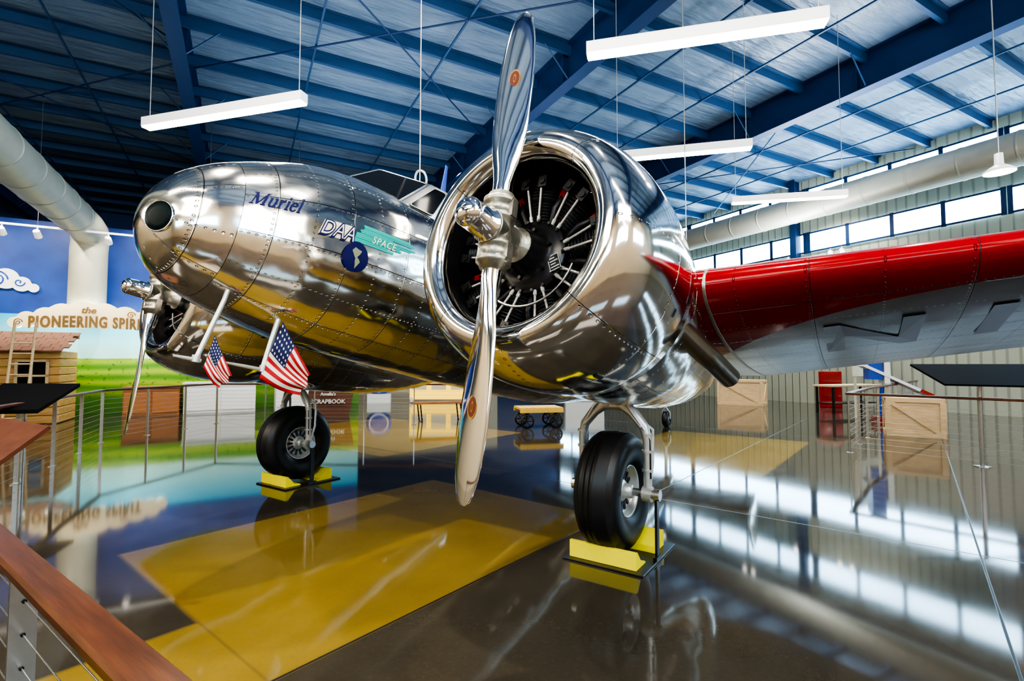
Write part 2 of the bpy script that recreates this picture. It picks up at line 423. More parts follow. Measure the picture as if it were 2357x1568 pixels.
# ---- engines
def engine_group(yc,prot=0.):
    T=B@Matrix.Translation((0,yc,0))
    prof=[(-.17,.505),(-.135,.515),(-.10,.545),(-.088,.585),(-.10,.63),(-.14,.675),(-.2,.712),(-.28,.745),(-.38,.772),(-.5,.79),(-.65,.797),(-.8,.793),(-.95,.78),(-1.12,.755),(-1.13,.745),(-1.0,.745)]
    mb=MB(T);n=96
    rings=[[V((a,r*math.cos(math.tau*k/n),.025+r*math.sin(math.tau*k/n))) for k in range(n)] for a,r in prof]
    mb.loft(rings,uvf=lambda i,j:(-prof[i][0],j/n*5.2))
    mb.make('engine_cowling','cowl',plane,label='large mirror-polished round engine cowling')
    mb=MB(T);rings=[[V((a,r*math.cos(math.tau*k/n),.025+r*math.sin(math.tau*k/n))) for k in range(n)] for a,r in ((-.165,.506),(-.30,.52),(-.62,.54))]
    mb.loft(rings);mb.make('cowling_inner_skin','blackfin',plane)
    st=[(-1.02,.03,.73),(-1.15,.03,.735),(-1.4,.01,.73),(-1.7,-.01,.70),(-2.1,-.03,.65),(-2.6,-.05,.58),(-3.2,-.05,.47),(-3.8,-.03,.33),(-4.3,0,.16),(-4.5,0,.04)]
    mb=MB(T);n=64
    rings=[[V((a,r*math.cos(math.tau*k/n),zc+r*math.sin(math.tau*k/n))) for k in range(n)] for a,zc,r in st]
    mb.loft(rings,uvf=lambda i,j:(-st[i][0],j/n*4.48),cap1=True)
    mb.make('engine_nacelle','nac',plane)
    for xx,aa,w_,h_ in ((-.78,math.radians(-22),.035,.05),(-.98,math.radians(-12),.03,.045),(-.62,math.radians(-62),.09,.03)):
        rr=hermite([(a_,b_) for a_,b_ in sorted(prof[3:14],reverse=True)],xx)[0]
        c=V((xx,rr*math.cos(aa),.025+rr*math.sin(aa)));mb=MB(T);mb.box(c,(w_,.008,h_),0,Matrix.Rotation(aa,3,'X'));mb.make('cowl_vent','black',plane)
    sg=1 if yc>0 else -1
    mb=MB(B);e0=V((-1.2,yc+.60*sg,-.20));e1=V((-1.92,yc+.83*sg,-.45))
    dd=(e1-e0).normalized();L=(e1-e0).length
    mb.rev(e0,dd,[(0,.08),(L*.5,.078),(L,.076),(L,.067),(L-.3,.067),(L-.3,.0)],24)
    mb.make('exhaust_pipe','pipe',plane,label='burnished steel exhaust pipe')
    eng=empty('radial_engine',T@V((-.4,0,0)),plane)
    mb=MB(T);mb.rev((-.60,0,.025),(1,0,0),[(0,.0),(0,.52),(.02,.52),(.02,0)],48);mb.make('engine_baffle','blackfin',eng)
    mb=MB(T);mb.rev((-.6,0,0),(1,0,0),[(0,.24),(.2,.24),(.235,.235),(.25,.225),(.255,.19),(.27,.165),(.29,.13),(.38,.12),(.42,.11)],48)
    for k in range(18):
        a=math.tau*k/18;mb.cyl((-.37,.222*math.cos(a),.222*math.sin(a)),(-.335,.222*math.cos(a),.222*math.sin(a)),.010,seg=6)
    for k in range(6):
        a=math.tau*k/6+.3;mb.cyl((-.34,.150*math.cos(a),.150*math.sin(a)),(-.30,.150*math.cos(a),.150*math.sin(a)),.012,seg=6)
    mb.make('crankcase','black',eng)
    for k in range(9):
        a=math.tau*k/9+.17;d=V((0,math.cos(a),math.sin(a)))
        pr=[(.20,.085)]
        for i in range(13):
            r0=.22+i*.021;R_=.098 if i<7 else .13
            pr+=[(r0,.08),(r0+.002,R_),(r0+.008,R_),(r0+.010,.08)]
        pr+=[(.50,.06)]
        mb=MB(T);mb.rev((-.46,0,0),d,pr,20)
        for s2 in(-1,1):
            e=V((0,-math.sin(a),math.cos(a)));mb.box(V((-.34,0,0))+d*.455+e*(.06*s2),(.09,.055,.07),0,Matrix.Rotation(a-math.pi/2,3,'X'))
            mb.cyl(V((-.335,0,0))+d*.455+e*(.06*s2),V((-.285,0,0))+d*.455+e*(.06*s2),.02,seg=10)
        mb.make('cylinder','blackfin',eng)
        for s2 in(-1,1):
            a2=a+s2*.11;d2=V((0,math.cos(a2),math.sin(a2)))
            mb=MB(T);mb.cyl(V((-.355,0,0))+d2*.235,V((-.31,0,0))+d2*.44,.0072,seg=8);mb.cyl(V((-.357,0,0))+d2*.225,V((-.35,0,0))+d2*.258,.012,seg=8)
            mb.make('pushrod_tube','rod',eng)
        a2=a+.35;d2=V((0,math.cos(a2),math.sin(a2)))
        mb=MB(T);mb.tube([V((-.42,0,0))+d2*.23,V((-.39,0,0))+d2*.33,V((-.42,0,0))+d2*.42,V((-.50,0,0))+d2*.49],.022,8);mb.box(V((-.42,0,0))+d2*.42,(.04,.035,.08),1,Matrix.Rotation(a2-math.pi/2,3,'X'));mb.make('intake_pipe',['blackfin','red'],eng)
    mb=MB(T);mb.tube([V((-.30,.33*math.cos(t),.33*math.sin(t))) for t in [math.pi*1.1+math.pi*.8*k/16 for k in range(17)]],.008,8);mb.make('ignition_harness','steel',eng)
    mb=MB(T);c=V((-.330,.180,-.068));Rr=Matrix.Rotation(.35,3,'X');mb.box(c,(.006,.07,.10),0,Rr)
    for dy_ in(-.034,.034): mb.box(c+Rr@V((.004,dy_,0)),(.003,.003,.10),1,Rr)
    for i in range(6): mb.box(c+Rr@V((.004,(-.008 if i%2 else 0),.046-i*.0185)),(.003,.064 if i in(0,5) else (.052 if i%2==0 else .032),.004 if i in(0,5) else .006),1,Rr)
    mb.make('data_plate',['black','white'],eng)
    prop=empty('propeller',T@V((0,0,0)),plane,label='two-bladed polished chrome propeller')
    TP=T@Matrix.Rotation(prot,4,'X')
    mb=MB(TP)
    mb.rev((-.21,0,0),(1,0,0),[(0,.105),(.04,.105),(.05,.085),(.13,.08),(.28,.085),(.285,.095),(.30,.095),(.305,.0)],32)
    for sg2 in(1,-1):
        mb.rev((0,0,0),(0,0,sg2),[(0,.083),(.06,.083),(.065,.094),(.09,.094),(.095,.083),(.15,.081),(.155,.096),(.185,.096),(.19,.083),(.22,.07),(.22,0)],32)
        for sx in(1,-1):
            mb.cyl((-.03,sx*.086,sg2*.17),(.03,sx*.086,sg2*.17),.013,seg=8)
            mb.box((0,sx*.086,sg2*.12),(.05,.03,.09))
    mb.make('propeller_hub','alu',prop)
    mb=MB(T);mb.rev((.08,0,0),(1,0,0),[(0,.083),(.01,.094),(.025,.094),(.03,.082),(.17,.08)]+[(.17+.06*math.sin(t),.08*math.cos(t)) for t in [math.pi/2*k/8 for k in range(1,9)]],40)
    mb.make('propeller_dome','chrome',prop,label='mirror chrome dome')
    bt=[(.2,.055,.055,26),(.28,.056,.052,25),(.36,.066,.045,23),(.46,.085,.034,20),(.6,.103,.026,17),(.75,.110,.021,14),(.9,.113,.017,12),(1.05,.110,.014,10),(1.2,.098,.011,9),(1.3,.083,.009,8),(1.37,.064,.007,8),(1.41,.042,.005,7),(1.425,.02,.003,7)]
    for sg2 in(1,-1):
        rot=Matrix.Identity(4) if sg2>0 else Matrix.Rotation(math.pi,4,'X')
        mb=MB(TP@rot);rings=[]
        for z,hc,ht,tw in bt:
            tw=math.radians(tw);ring=[];nn=28
            cd=V((-math.sin(tw),math.cos(tw),0));nd=V((math.cos(tw),math.sin(tw),0))
            for k in range(nn):
                t=math.tau*k/nn;c=math.cos(t);s_=math.sin(t)
                th=ht*s_*(1.3 if s_>0 else .35) if z>.4 else ht*s_
                if z<=.3: th=hc*s_
                ring.append(V((0,0,z))+cd*(hc*c)+nd*(th*(1-.25*c) if z>.4 else th))
            rings.append(ring)
        mb.loft(rings,cap=True)
        mb.make('propeller_blade','chromeb',prop)
        z0=.95;tw=math.radians(11.5);cd=V((-math.sin(tw),math.cos(tw),0));nd=V((math.cos(tw),math.sin(tw),0))
        mb=MB(TP@rot);o=V((0,0,z0))+nd*.0215
        for rr,mi,of in((1,0,0),(.82,1,.0012),(.45,0,.002),(.3,1,.0028)):
            mb.add([o+nd*of+cd*(.036*rr*(1 if mi==1 and rr>.5 or rr==1 else .5)*math.cos(t))+V((0,0,.062*rr*math.sin(t))) for t in [math.tau*k/28 for k in range(28)]],[tuple(range(28))],mi)
        mb.make('blade_emblem',['gold','redbrown'],prop)
engine_group(HY);engine_group(-2.04,math.radians(5))
# ---- landing gear
def gear(o):
    T=frame(F,S,UP,V(o));g=empty('landing_gear',T@V((0,0,0)),plane,label='main landing gear with silver yoke and fat black tyre')
    Rw=.475;Wd=.18
    pr=[(-.12,.20),(-.15,.23),(-.17,.29),(-Wd,.35),(-.171,.405),(-.148,.44),(-.117,.460)]
    tp=[]
    for k in range(-2,3):
        x=k*.045;h=Rw-abs(x)*.09;tp+= [(x-.020,h),(x+.020,h),(x+.0215,h-.002),(x+.0235,h-.002)]
    tp=[(a,r) for a,r in tp if abs(a)<.115]
    pr=pr+tp+[(-a,r) for a,r in pr[::-1]]
    mb=MB(T);mb.rev((0,0,Rw),(0,1,0),pr,72);mb.make('tyre','rubber',g)
    mb=MB(T)
    for sg in(1,-1):
        mb.rev((0,0,Rw),(0,sg,0),[(.09,.0),(.09,.07),(.07,.09),(.06,.16),(.10,.185),(.128,.195),(.135,.205),(.125,.21),(.11,.205)],48)
        mb.rev((0,0,Rw),(0,sg,0),[(.085,.06),(.15,.055),(.16,.04),(.16,0)],24)
        for k in range(14):
            a=math.tau*k/14;c=V((math.cos(a)*.125,sg*.074,Rw+math.sin(a)*.125))
            mb.box(c,(.075,.014,.024),1,Matrix.Rotation(-a,3,'Y'))
    mb.make('wheel_rim',['silver','black'],g)
    mb=MB(T);mb.cyl((0,-.37,Rw),(0,.37,Rw),.032,seg=16)
    for sg in(1,-1): mb.cyl((0,sg*.33,Rw),(0,sg*.38,Rw),.045,seg=16)
    mb.make('axle','steel',g)
    mb=MB(T)
    for sg in(1,-1):
        mb.tube([(0,0,1.19),(0,sg*.07,1.18),(0,sg*.17,1.11),(0,sg*.26,1.0),(.0,sg*.282,.9),(.0,sg*.282,.75),(0,sg*.282,Rw+.02)],[.05,.05,.045,.04,.036,.034,.034],12)
        mb.tube([(-.04,sg*.20,1.06),(-.1,sg*.29,.97),(-.09,sg*.29,.7),(-.02,sg*.28,Rw)],.016,8)
        mb.cyl((0,sg*.245,Rw),(0,sg*.315,Rw),.062,seg=20)
        mb.tube([(.0,sg*.03,1.24),(.02,sg*.14,1.12),(.03,sg*.25,1.0)],.022,8)
        mb.tube([(-.02,sg*.03,1.3),(.06,sg*.15,1.16),(.03,sg*.27,.98)],.012,8)
        for z in(.65,.8,.93): mb.cyl((0,sg*.282,z),(0,sg*.282,z+.02),.045,seg=14)
    mb.cyl((0,-.1,1.17),(0,.1,1.17),.045,seg=14)
    mb.make('yoke','silver',g)
    mb=MB(T);mb.cyl((0,0,1.15),(-.06,0,1.75),.058,seg=20);mb.cyl((0,0,1.22),(-.01,0,1.27),.085,seg=20)
    mb.tube([(.07,.07,1.3),(.12,.03,1.24),(.05,0,1.2)],.012,6)
    for k in(-1,1): mb.cyl((0,.1*k,1.27),(-.03,.16*k,1.45),.022)
    mb.make('shock_strut','steel',g)
    mb=MB(T);mb.tube([(.0,.03,1.25),(.05,.1,1.2),(.03,.22,1.06),(.02,.31,.9),(.02,.315,.6)],.006,6);mb.make('brake_hose','black',g)
    return g
gear((.846,4.18,.045));gear((-2.87,6.67,.045))
tp=B@V((-10.3,0,.95));tw=V((tp.x,tp.y,0))
T=frame(F,S,UP,tw);g=empty('tail_wheel_assembly',tw,plane)
mb=MB(T);mb.rev((0,0,.2),(0,1,0),[(-.05,.08),(-.07,.12),(-.07,.17),(-.045,.2),(.045,.2),(.07,.17),(.07,.12),(.05,.08)],32);mb.make('tyre','rubber',g)
mb=MB(T);mb.rev((0,0,.2),(0,1,0),[(-.04,0),(-.04,.085),(.04,.085),(.04,0)],24)
for k in(-1,1): mb.tube([(0,k*.09,.2),(.02,k*.09,.36),(.08,0,.5)],.018,8)
mb.cyl((.08,0,.48),(.1,0,tp.z),.04);mb.make('tail_wheel_fork','silver',g)
for (t,b,fw) in (((.0,.3,-.24),(.05,.3,-.78),.22),((.38,.3,-.2),(.50,.3,-.80),.08)):
    mb=MB(B);t=V(t);b=V(b)
    if fw<.2: mb.tube([t+V((-.08,0,.03)),t+V((.02,0,-.03)),t.lerp(b,.3),b],.016,10)
    else: mb.tube([t,b],.02,12)
    mb.tube([b+V((-.03,0,0)),b+V((fw*.6,0,.0)),b+V((fw+.05,0,.0))],[.014,.013,.008],10)
    mb.cyl(b+V((0,0,.03)),b-V((0,0,.015)),.025)
    mb.make('pitot_mast','silver',plane)
# ---- decals
def decal(vs,fs,name,mat,x0,ph0,off=.004,rot=0.):
    mb=MB(B);out=[];hz=hermite(FT,x0)[1]
    cr,sr=math.cos(rot),math.sin(rot)
    for p in vs:
        a=p[0]*cr-p[1]*sr;b=p[0]*sr+p[1]*cr
        out.append(fus(x0-a,ph0+b/max(hz,.3),off))
    mb.add(out,fs,0);return mb.make(name,mat,plane)
def gridpoly(w,h,nx=16,ny=6):
    vs=[];fs=[]
    for j in range(ny+1):
        for i in range(nx+1): vs.append((-w/2+w*i/nx,-h/2+h*j/ny))
    for j in range(ny):
        for i in range(nx):
            a=j*(nx+1)+i;fs.append((a,a+1,a+nx+2,a+nx+1))
    return vs,fs
def strokes(lst):
    vs=[];fs=[]
    for pts,w in lst:
        n=len(pts);o=len(vs)
        for i,(x,y) in enumerate(pts):
            a=pts[max(i-1,0)];b=pts[min(i+1,n-1)];dx,dy=b[0]-a[0],b[1]-a[1];L=math.hypot(dx,dy) or 1
            ww=(w[i] if isinstance(w,(list,tuple)) else w)/2
            vs+=[(x-dy/L*ww,y+dx/L*ww),(x+dy/L*ww,y-dx/L*ww)]
        for i in range(n-1): fs.append((o+2*i,o+2*i+1,o+2*i+3,o+2*i+2))
    return vs,fs
def ln(x0,y0,x1,y1,w,n=5): return ([(x0+(x1-x0)*i/n,y0+(y1-y0)*i/n) for i in range(n+1)],w)
def arc(cx,cy,rx,ry,a0,a1,w0,w1,n=12):
    P=[];W=[]
    for i in range(n+1):
        a=math.radians(a0+(a1-a0)*i/n);P.append((cx+rx*math.cos(a),cy+ry*math.sin(a)));W.append(w0+(w1-w0)*abs(math.cos(a)))
    return (P,W)
L_=[]
def put(x,items):
    for P,W in items: L_.append(([(px+x,py) for px,py in P],W))
sf=lambda x,y,w=.3: ln(x-w/2,y,x+w/2,y,.06,2)
put(0,[ln(.15,0,.15,1,.07),ln(.92,0,.92,1,.18),ln(.16,.97,.52,.05,.18),ln(.52,.05,.90,.97,.07),sf(.15,.03,.3),sf(.92,.03,.36),sf(.1,.97,.28),sf(.98,.97,.26)])
put(1.18,[ln(.14,.66,.14,.2,.17),arc(.32,.2,.18,.18,180,360,.07,.15),ln(.52,.66,.52,.0,.17),sf(.09,.64,.2),sf(.48,.64,.2),sf(.58,.03,.2)])
put(1.92,[ln(.14,0,.14,.66,.17),([(.16,.42),(.24,.56),(.34,.63),(.42,.60)],[.06,.09,.13,.17]),sf(.09,.64,.2),sf(.16,.03,.32)])
put(2.46,[ln(.14,0,.14,.66,.17),sf(.09,.64,.2),sf(.16,.03,.3),ln(.14,.83,.14,.98,.17,1)])
put(2.80,[arc(.3,.33,.22,.31,20,325,.06,.17,20),ln(.12,.40,.5,.40,.06),])
put(3.42,[ln(.14,0,.14,1.04,.17),sf(.08,1.01,.2),sf(.16,.03,.3)])
vs,fs=strokes(L_);sc=.098
vs=[((x-1.8)*sc*.84+(y-.4)*sc*.28,(y-.45)*sc) for x,y in vs]
decal(vs,fs,'name_lettering','navy',.335,math.radians(13.5),.006,-.07)
vs,fs=gridpoly(.24,.10);decal([(x+y*.35,y) for x,y in vs],fs,'logo_panel','cream',-.09,math.radians(4),.004)
vs,fs=textmesh('DAA',.135,shear=.35,offset=.008);decal([(p.x*.95,p.y) for p in vs],fs,'logo_lettering','navy',-.09,math.radians(3.5),.007)
vs,fs=textmesh('DAA',.135,shear=.35,offset=-.001);decal([(p.x*.95,p.y) for p in vs],fs,'logo_lettering','cream',-.09,math.radians(3.5),.0095)
rs=random.Random(5);LV=[];LF=[]
for i in range(10):
    w=.30+rs.random()*.26;v2,f2=gridpoly(w,.011 if i%3 else .0135,14,1);o=len(LV);x00=(.05 if i<5 else -.0)*rs.random()
    LV+=[(x+w/2+x00-.004*(i-6),y+.066-i*.0132) for x,y in v2];LF+=[tuple(o+k for k in f) for f in f2]
decal(LV,LF,'logo_stripes','teal',-.235,math.radians(5.5),.005)
vs,fs=textmesh('SPACE',.072,shear=.3,offset=.0005,space=1.15);decal(vs,fs,'logo_lettering','cream',-.49,math.radians(4.5),.009)
def disc(r,n=32,m=5,pts=None):
    vs=[(0,0)];fs=[]
    for j in range(1,m+1):
        for k in range(n):
            if pts: vs.append((pts[k][0]*j/m,pts[k][1]*j/m))
            else: vs.append((r*j/m*math.cos(math.tau*k/n),r*j/m*math.sin(math.tau*k/n)))
    for k in range(n): fs.append((0,1+k,1+(k+1)%n))
    for j in range(m-1):
        for k in range(n): a=1+j*n;fs.append((a+k,a+n+k,a+n+(k+1)%n,a+(k+1)%n))
    return vs,fs
vs,fs=disc(.1);decal([(x*1.1,y) for x,y in vs],fs,'globe_emblem','navy',-.265,math.radians(-6.5),.010)
land=[(-.045,.045),(-.02,.068),(.01,.06),(.045,.055),(.03,.03),(.008,.016),(.014,.006),(.03,-.002),(.045,-.02),(.03,-.04),(.018,-.06),(.008,-.075),(.004,-.045),(-.004,-.02),(-.004,-.002),(-.018,.012)]
vs,fs=disc(0,len(land),4,land);decal([(x*.9,y) for x,y in vs],fs,'globe_land','globe',-.265,math.radians(-6.5),.013)
# ---- chocks & stands
def chocks(o):
    T=frame(F,S,UP,V(o))
    mb=MB(T);mb.bbox2((-.05,.03,.008),(.80,.66,.016),.004);base=mb.make('wheel_stand','black',None,'black steel wheel stand plate with upright post','wheel stand',group='wheel stands')
    mb=MB(T);mb.box((-.02,.345,.26),(.05,.02,.5));mb.box((-.02,.345,.03),(.12,.03,.03));mb.make('post','black',base)
    for s,x0,x1 in((1,.10,.30),(-1,-.12,-.36)):
        mb=MB(T)
        prof=[(x0,.018),(x1,.018),(x1,.145),(x1-.03*s,.145),(x0+.08*s,.042),(x0,.030)]
        a=[V((x,-.26,z)) for x,z in prof];b=[V((x,.29,z)) for x,z in prof];k=len(a)
        mb.add(a+b,[tuple(range(k)),tuple(range(k,2*k))[::-1]]+[(i,k+i,k+(i+1)%k,(i+1)%k) for i in range(k)],0)
        mb.make('wheel_chock','yellow',None,'bright yellow wheel chock against the airplane tyre','wheel chock',group='wheel chocks')
chocks((.846,4.18,0));chocks((-2.87,6.67,0))
# ---- flags
def flagmat():
    m,nt,b=newmat('flag_fabric')
    uv=N(nt,'ShaderNodeUVMap');sp=N(nt,'ShaderNodeSeparateXYZ');nt.links.new(uv.outputs[0],sp.inputs[0])
    u,v=sp.outputs[0],sp.outputs[1]
    st=mth(nt,'LESS_THAN',mth(nt,'MODULO',mth(nt,'MULTIPLY',v,13),2.),1.)
    c=mixc(nt,st,(.8,.76,.68),(.42,.010,.014))
    can=mth(nt,'MULTIPLY',mth(nt,'LESS_THAN',u,.4),mth(nt,'LESS_THAN',v,7/13))
    du=mth(nt,'PINGPONG',mth(nt,'ADD',u,.033),.033);dv=mth(nt,'PINGPONG',mth(nt,'ADD',v,.054),.054)
    d=mth(nt,'SQRT',mth(nt,'ADD',mth(nt,'MULTIPLY',du,du),mth(nt,'MULTIPLY',mth(nt,'MULTIPLY',dv,dv),.4)))
    star=mth(nt,'LESS_THAN',d,.014)
    cc=mixc(nt,star,(.008,.012,.08),(.8,.8,.8))
    nt.links.new(mixc(nt,can,c,cc),b.inputs['Base Color']);b.inputs['Roughness'].default_value=.8
    return m
M['flag']=flagmat()
def flag(A,Bp,D,Cp,amp=.02):
    A,Bp,D,Cp=map(V,(A,Bp,D,Cp));n=24;vs=[];fs=[];uv=[]
    nr=(D-A).cross(Bp-A).normalized()
    for j in range(n+1):
        for i in range(n+1):
            u,v=i/n,j/n
            p=(A*(1-u)+D*u)*(1-v)+(Bp*(1-u)+Cp*u)*v
            p=p+nr*amp*math.sin(u*5+v*11)*(.3+.7*u)+V((.012*math.sin(v*9+u*3)*u,0,-.025*math.sin(math.pi*u)+.012*math.sin(v*10)*u))
            vs.append(p)
    for j in range(n):
        for i in range(n):
            a=j*(n+1)+i;fs.append((a,a+1,a+n+2,a+n+1));uv.append([(i/n,j/n),((i+1)/n,j/n),((i+1)/n,(j+1)/n),(i/n,(j+1)/n)])
    mb=MB();mb.add(vs,fs,0,uv,True)
    o=mb.make('flag','flag',None,'small stars and stripes flag hanging from a silver mast','flag',group='flags under the nose')
    sm=o.modifiers.new('th','SOLIDIFY');sm.thickness=.002
flag((-1.655,3.60,1.86),(-1.80,3.57,1.45),(-1.47,3.66,1.47),(-1.53,3.64,1.33),.03)
flag((-1.93,3.24,1.74),(-1.985,3.22,1.53),(-1.83,3.28,1.47),(-1.90,3.27,1.40),.018)
# ================================================================== ROOM
CZ=9.0
def st(mb,name,mats): return mb.make(name,mats,None,kind='structure')
def wallmat(name,c1,c2,per=.3):
    m,nt,b=newmat(name)
    mp=N(nt,'ShaderNodeMapping');nt.links.new(worldpos(nt),mp.inputs[0]);mp.inputs['Rotation'].default_value=(0,0,-RA)
    s2=N(nt,'ShaderNodeSeparateXYZ');nt.links.new(mp.outputs[0],s2.inputs[0])
    d=mth(nt,'PINGPONG',mth(nt,'ADD',s2.outputs[1],50),per/2)
    rib=mrange(nt,d,.0,.04,1,0)
    nt.links.new(mixc(nt,rib,c1,c2),b.inputs['Base Color']);b.inputs['Roughness'].default_value=.5
    bn=N(nt,'ShaderNodeBump');bn.inputs['Distance'].default_value=.03;nt.links.new(rib,bn.inputs['Height']);nt.links.new(bn.outputs[0],b.inputs['Normal'])
    return m
M['wallmetal']=wallmat('ribbed_wall_panel',(.42,.44,.35),(.34,.36,.29))
M['wallplain']=pbr('warm_wall_paint',(.68,.52,.34),.6,0,.05,2)
M['walldark']=pbr('dark_blue_wall',(.01,.035,.12),.6,0,.1,2)
def ceilmat():
    m,nt,b=newmat('insulation_blanket')
    mp=N(nt,'ShaderNodeMapping');nt.links.new(worldpos(nt),mp.inputs[0]);mp.inputs['Rotation'].default_value=(0,0,-RA)
    mp2=N(nt,'ShaderNodeMapping');nt.links.new(mp.outputs[0],mp2.inputs[0]);mp2.inputs['Scale'].default_value=(.5,2.5,1)
    f=noise(nt,1.5,4,mp2.outputs[0])
    nt.links.new(mixc(nt,f,(.07,.12,.20),(.20,.28,.38)),b.inputs['Base Color']);b.inputs['Roughness'].default_value=.4
    bn=N(nt,'ShaderNodeBump');bn.inputs['Distance'].default_value=.15;bn.inputs['Strength'].default_value=.8;nt.links.new(f,bn.inputs['Height']);nt.links.new(bn.outputs[0],b.inputs['Normal'])
    return m
M['ceil']=ceilmat()
def floormat():
    m,nt,b=newmat('polished_stained_concrete')
    sp=N(nt,'ShaderNodeSeparateXYZ');pos=worldpos(nt);nt.links.new(pos,sp.inputs[0]);x,y=sp.outputs[0],sp.outputs[1]
    f=noise(nt,1.3,6,pos,.6);f2=noise(nt,35,4,pos,.7)
    p=mth(nt,'ADD',mth(nt,'MULTIPLY',x,.63),mth(nt,'MULTIPLY',y,.777));q=mth(nt,'SUBTRACT',mth(nt,'MULTIPLY',x,.777),mth(nt,'MULTIPLY',y,.63))
    def soft(a,e): return mrange(nt,a,e-.02,e+.02,0,1)
    def inside(a,lo,hi): return mth(nt,'MULTIPLY',soft(a,lo),mth(nt,'SUBTRACT',1.,soft(a,hi)))
    g1=mth(nt,'MULTIPLY',inside(p,1.2,4.6),inside(q,-5.1,-2.5))
    g2=mth(nt,'MULTIPLY',inside(p,-4,1.21),inside(q,-3.4,-2.5))
    g3=mth(nt,'MULTIPLY',inside(p,7.5,11.5),inside(q,-4.5,-1.7))
    g4=mth(nt,'MULTIPLY',inside(p,5.2,9.),inside(q,-12,-7.))
    gm=mth(nt,'MAXIMUM',mth(nt,'MAXIMUM',g1,g2),mth(nt,'MAXIMUM',g3,g4))
    rr=mth(nt,'GREATER_THAN',q,.35)
    dark=mixc(nt,f,(.026,.022,.016),(.072,.060,.044))
    dark=mixc(nt,rr,dark,mixc(nt,f,(.05,.038,.034),(.09,.07,.06)))
    gold=mixc(nt,f,(.16,.105,.016),(.27,.185,.038))
    c=mixc(nt,gm,dark,gold)
    c=mixc(nt,mth(nt,'MULTIPLY',mrange(nt,f2,.5,.7,0,1),.2),c,(.10,.085,.06))
    dl=mth(nt,'MINIMUM',mth(nt,'ABSOLUTE',mth(nt,'ADD',q,2.5)),mth(nt,'ABSOLUTE',mth(nt,'SUBTRACT',q,.35)))
    dl=mth(nt,'MINIMUM',dl,mth(nt,'PINGPONG',mth(nt,'ADD',p,50-1.2),3.4))
    lnn=mrange(nt,dl,.004,.009,1,0)
    c=mixc(nt,lnn,c,(.008,.007,.006))
    nt.links.new(c,b.inputs['Base Color'])
    nt.links.new(mth(nt,'ADD',mrange(nt,f,.3,.7,.05,.075),mth(nt,'MULTIPLY',lnn,.4)),b.inputs['Roughness'])
    b.inputs['IOR'].default_value=1.52
    return m
M['floor']=floormat()
V0,V1,U0,U1=-18,20,-7,30
mb=MB(RM);mb.box(((V0+V1)/2,(U0+U1)/2,-.05),(V1-V0,U1-U0,.1));st(mb,'floor','floor')
mb=MB(RM);mb.box(((V0+V1)/2,(U0+U1)/2,CZ+.05),(V1-V0,U1-U0,.1));st(mb,'ceiling','ceil')
mb=MB(RM);mb.box((V1+.1,(U0+U1)/2,CZ/2),(.2,U1-U0,CZ));st(mb,'wall_right','wallmetal')
mb=MB(RM);mb.box((V0-.1,(U0+U1)/2,CZ/2),(.2,U1-U0,CZ));st(mb,'wall_left','wallplain')
mb=MB(RM);mb.box(((V0+V1)/2,U1+.1,CZ/2),(V1-V0,.2,CZ));st(mb,'wall_far','walldark')
mb=MB(RM);mb.box(((V0+V1)/2,U0-.1,CZ/2),(V1-V0,.2,CZ));st(mb,'wall_near','wallplain')
wn=1
for (z0,z1) in ((7.85,8.6),(6.05,6.8),(3.5,4.4)):
    for k in range(6):
        u0=-6+k*6.0;u1=u0+5.85
        mb=MB(RM);x=V1-.03
        mb.box((x,(u0+u1)/2,(z0+z1)/2),(.03,u1-u0,z1-z0),0)
        for i in range(5): mb.box((x-.03,u0+(u1-u0)*i/4,(z0+z1)/2),(.05,.12,z1-z0+.1),1)
        for z in(z0,z1): mb.box((x-.03,(u0+u1)/2,z),(.05,u1-u0,.06),1)
        st(mb,'window_%d'%wn,['win','steelblue']);wn+=1
for k in range(4):  # unseen near-wall windows, added as bright shapes for the chrome to reflect
    mb=MB(RM);v0=-14+k*7.5;mb.box((v0+2.4,U0+.03,5.3),(4.8,.03,1.6),0)
    for i in range(5): mb.box((v0+1.2*i,U0+.06,5.3),(.07,.05,1.7),1)
    st(mb,'window_%d'%wn,['win','steelblue']);wn+=1
tn=1
for v in(-8.5,-1.35,6.6,13.0):
    mb=MB(RM);L=U1-U0;uc=(U0+U1)/2
    mb.box((v,uc,CZ-.45),(.03,L,.85));mb.box((v,uc,CZ-.88),(.3,L,.03));mb.box((v,uc,CZ-.02),(.3,L,.03))
    for i in range(12): mb.box((v,U0+1+i*3.1,CZ-.45),(.26,.02,.82))
    st(mb,'trim_%d'%tn,'steelblue');tn+=1
for k in range(24):
    u=U0+.8+k*1.55
    mb=MB(RM);L=V1-V0;vc=(V0+V1)/2
    mb.box((vc,u,CZ-.13),(L,.012,.22));mb.box((vc,u+.04,CZ-.235),(L,.09,.012));mb.box((vc,u-.04,CZ-.02),(L,.09,.012))
    for v in(-8.5,-1.35,6.6,13.0):
        for s_ in(-1,1):
            if k%2==0:
                a=V((v+s_*.12,u,CZ-.86));b=V((v+s_*.75,u,CZ-.2));mb.tube([a,b],.022,4)
    st(mb,'trim_%d'%tn,'steelblue2');tn+=1
for (a,b) in (((-8.4,14,8.75),(-1.5,21,8.75)),((-8.4,21,8.75),(-1.5,14,8.75)),((-8.4,6,8.7),(-1.5,13,8.7)),((-1.2,7,8.7),(6.5,14,8.7)),((-1.2,14,8.7),(6.5,7,8.7)),((6.7,12,8.7),(12.9,20,8.7)),((6.7,20,8.7),(12.9,12,8.7)),((13.2,8,8.7),(19.5,16,8.7)),((13.2,16,8.7),(19.5,8,8.7))):
    mb=MB(RM);mb.cyl(a,b,.02,seg=6);st(mb,'trim_%d'%tn,'steelblue');tn+=1
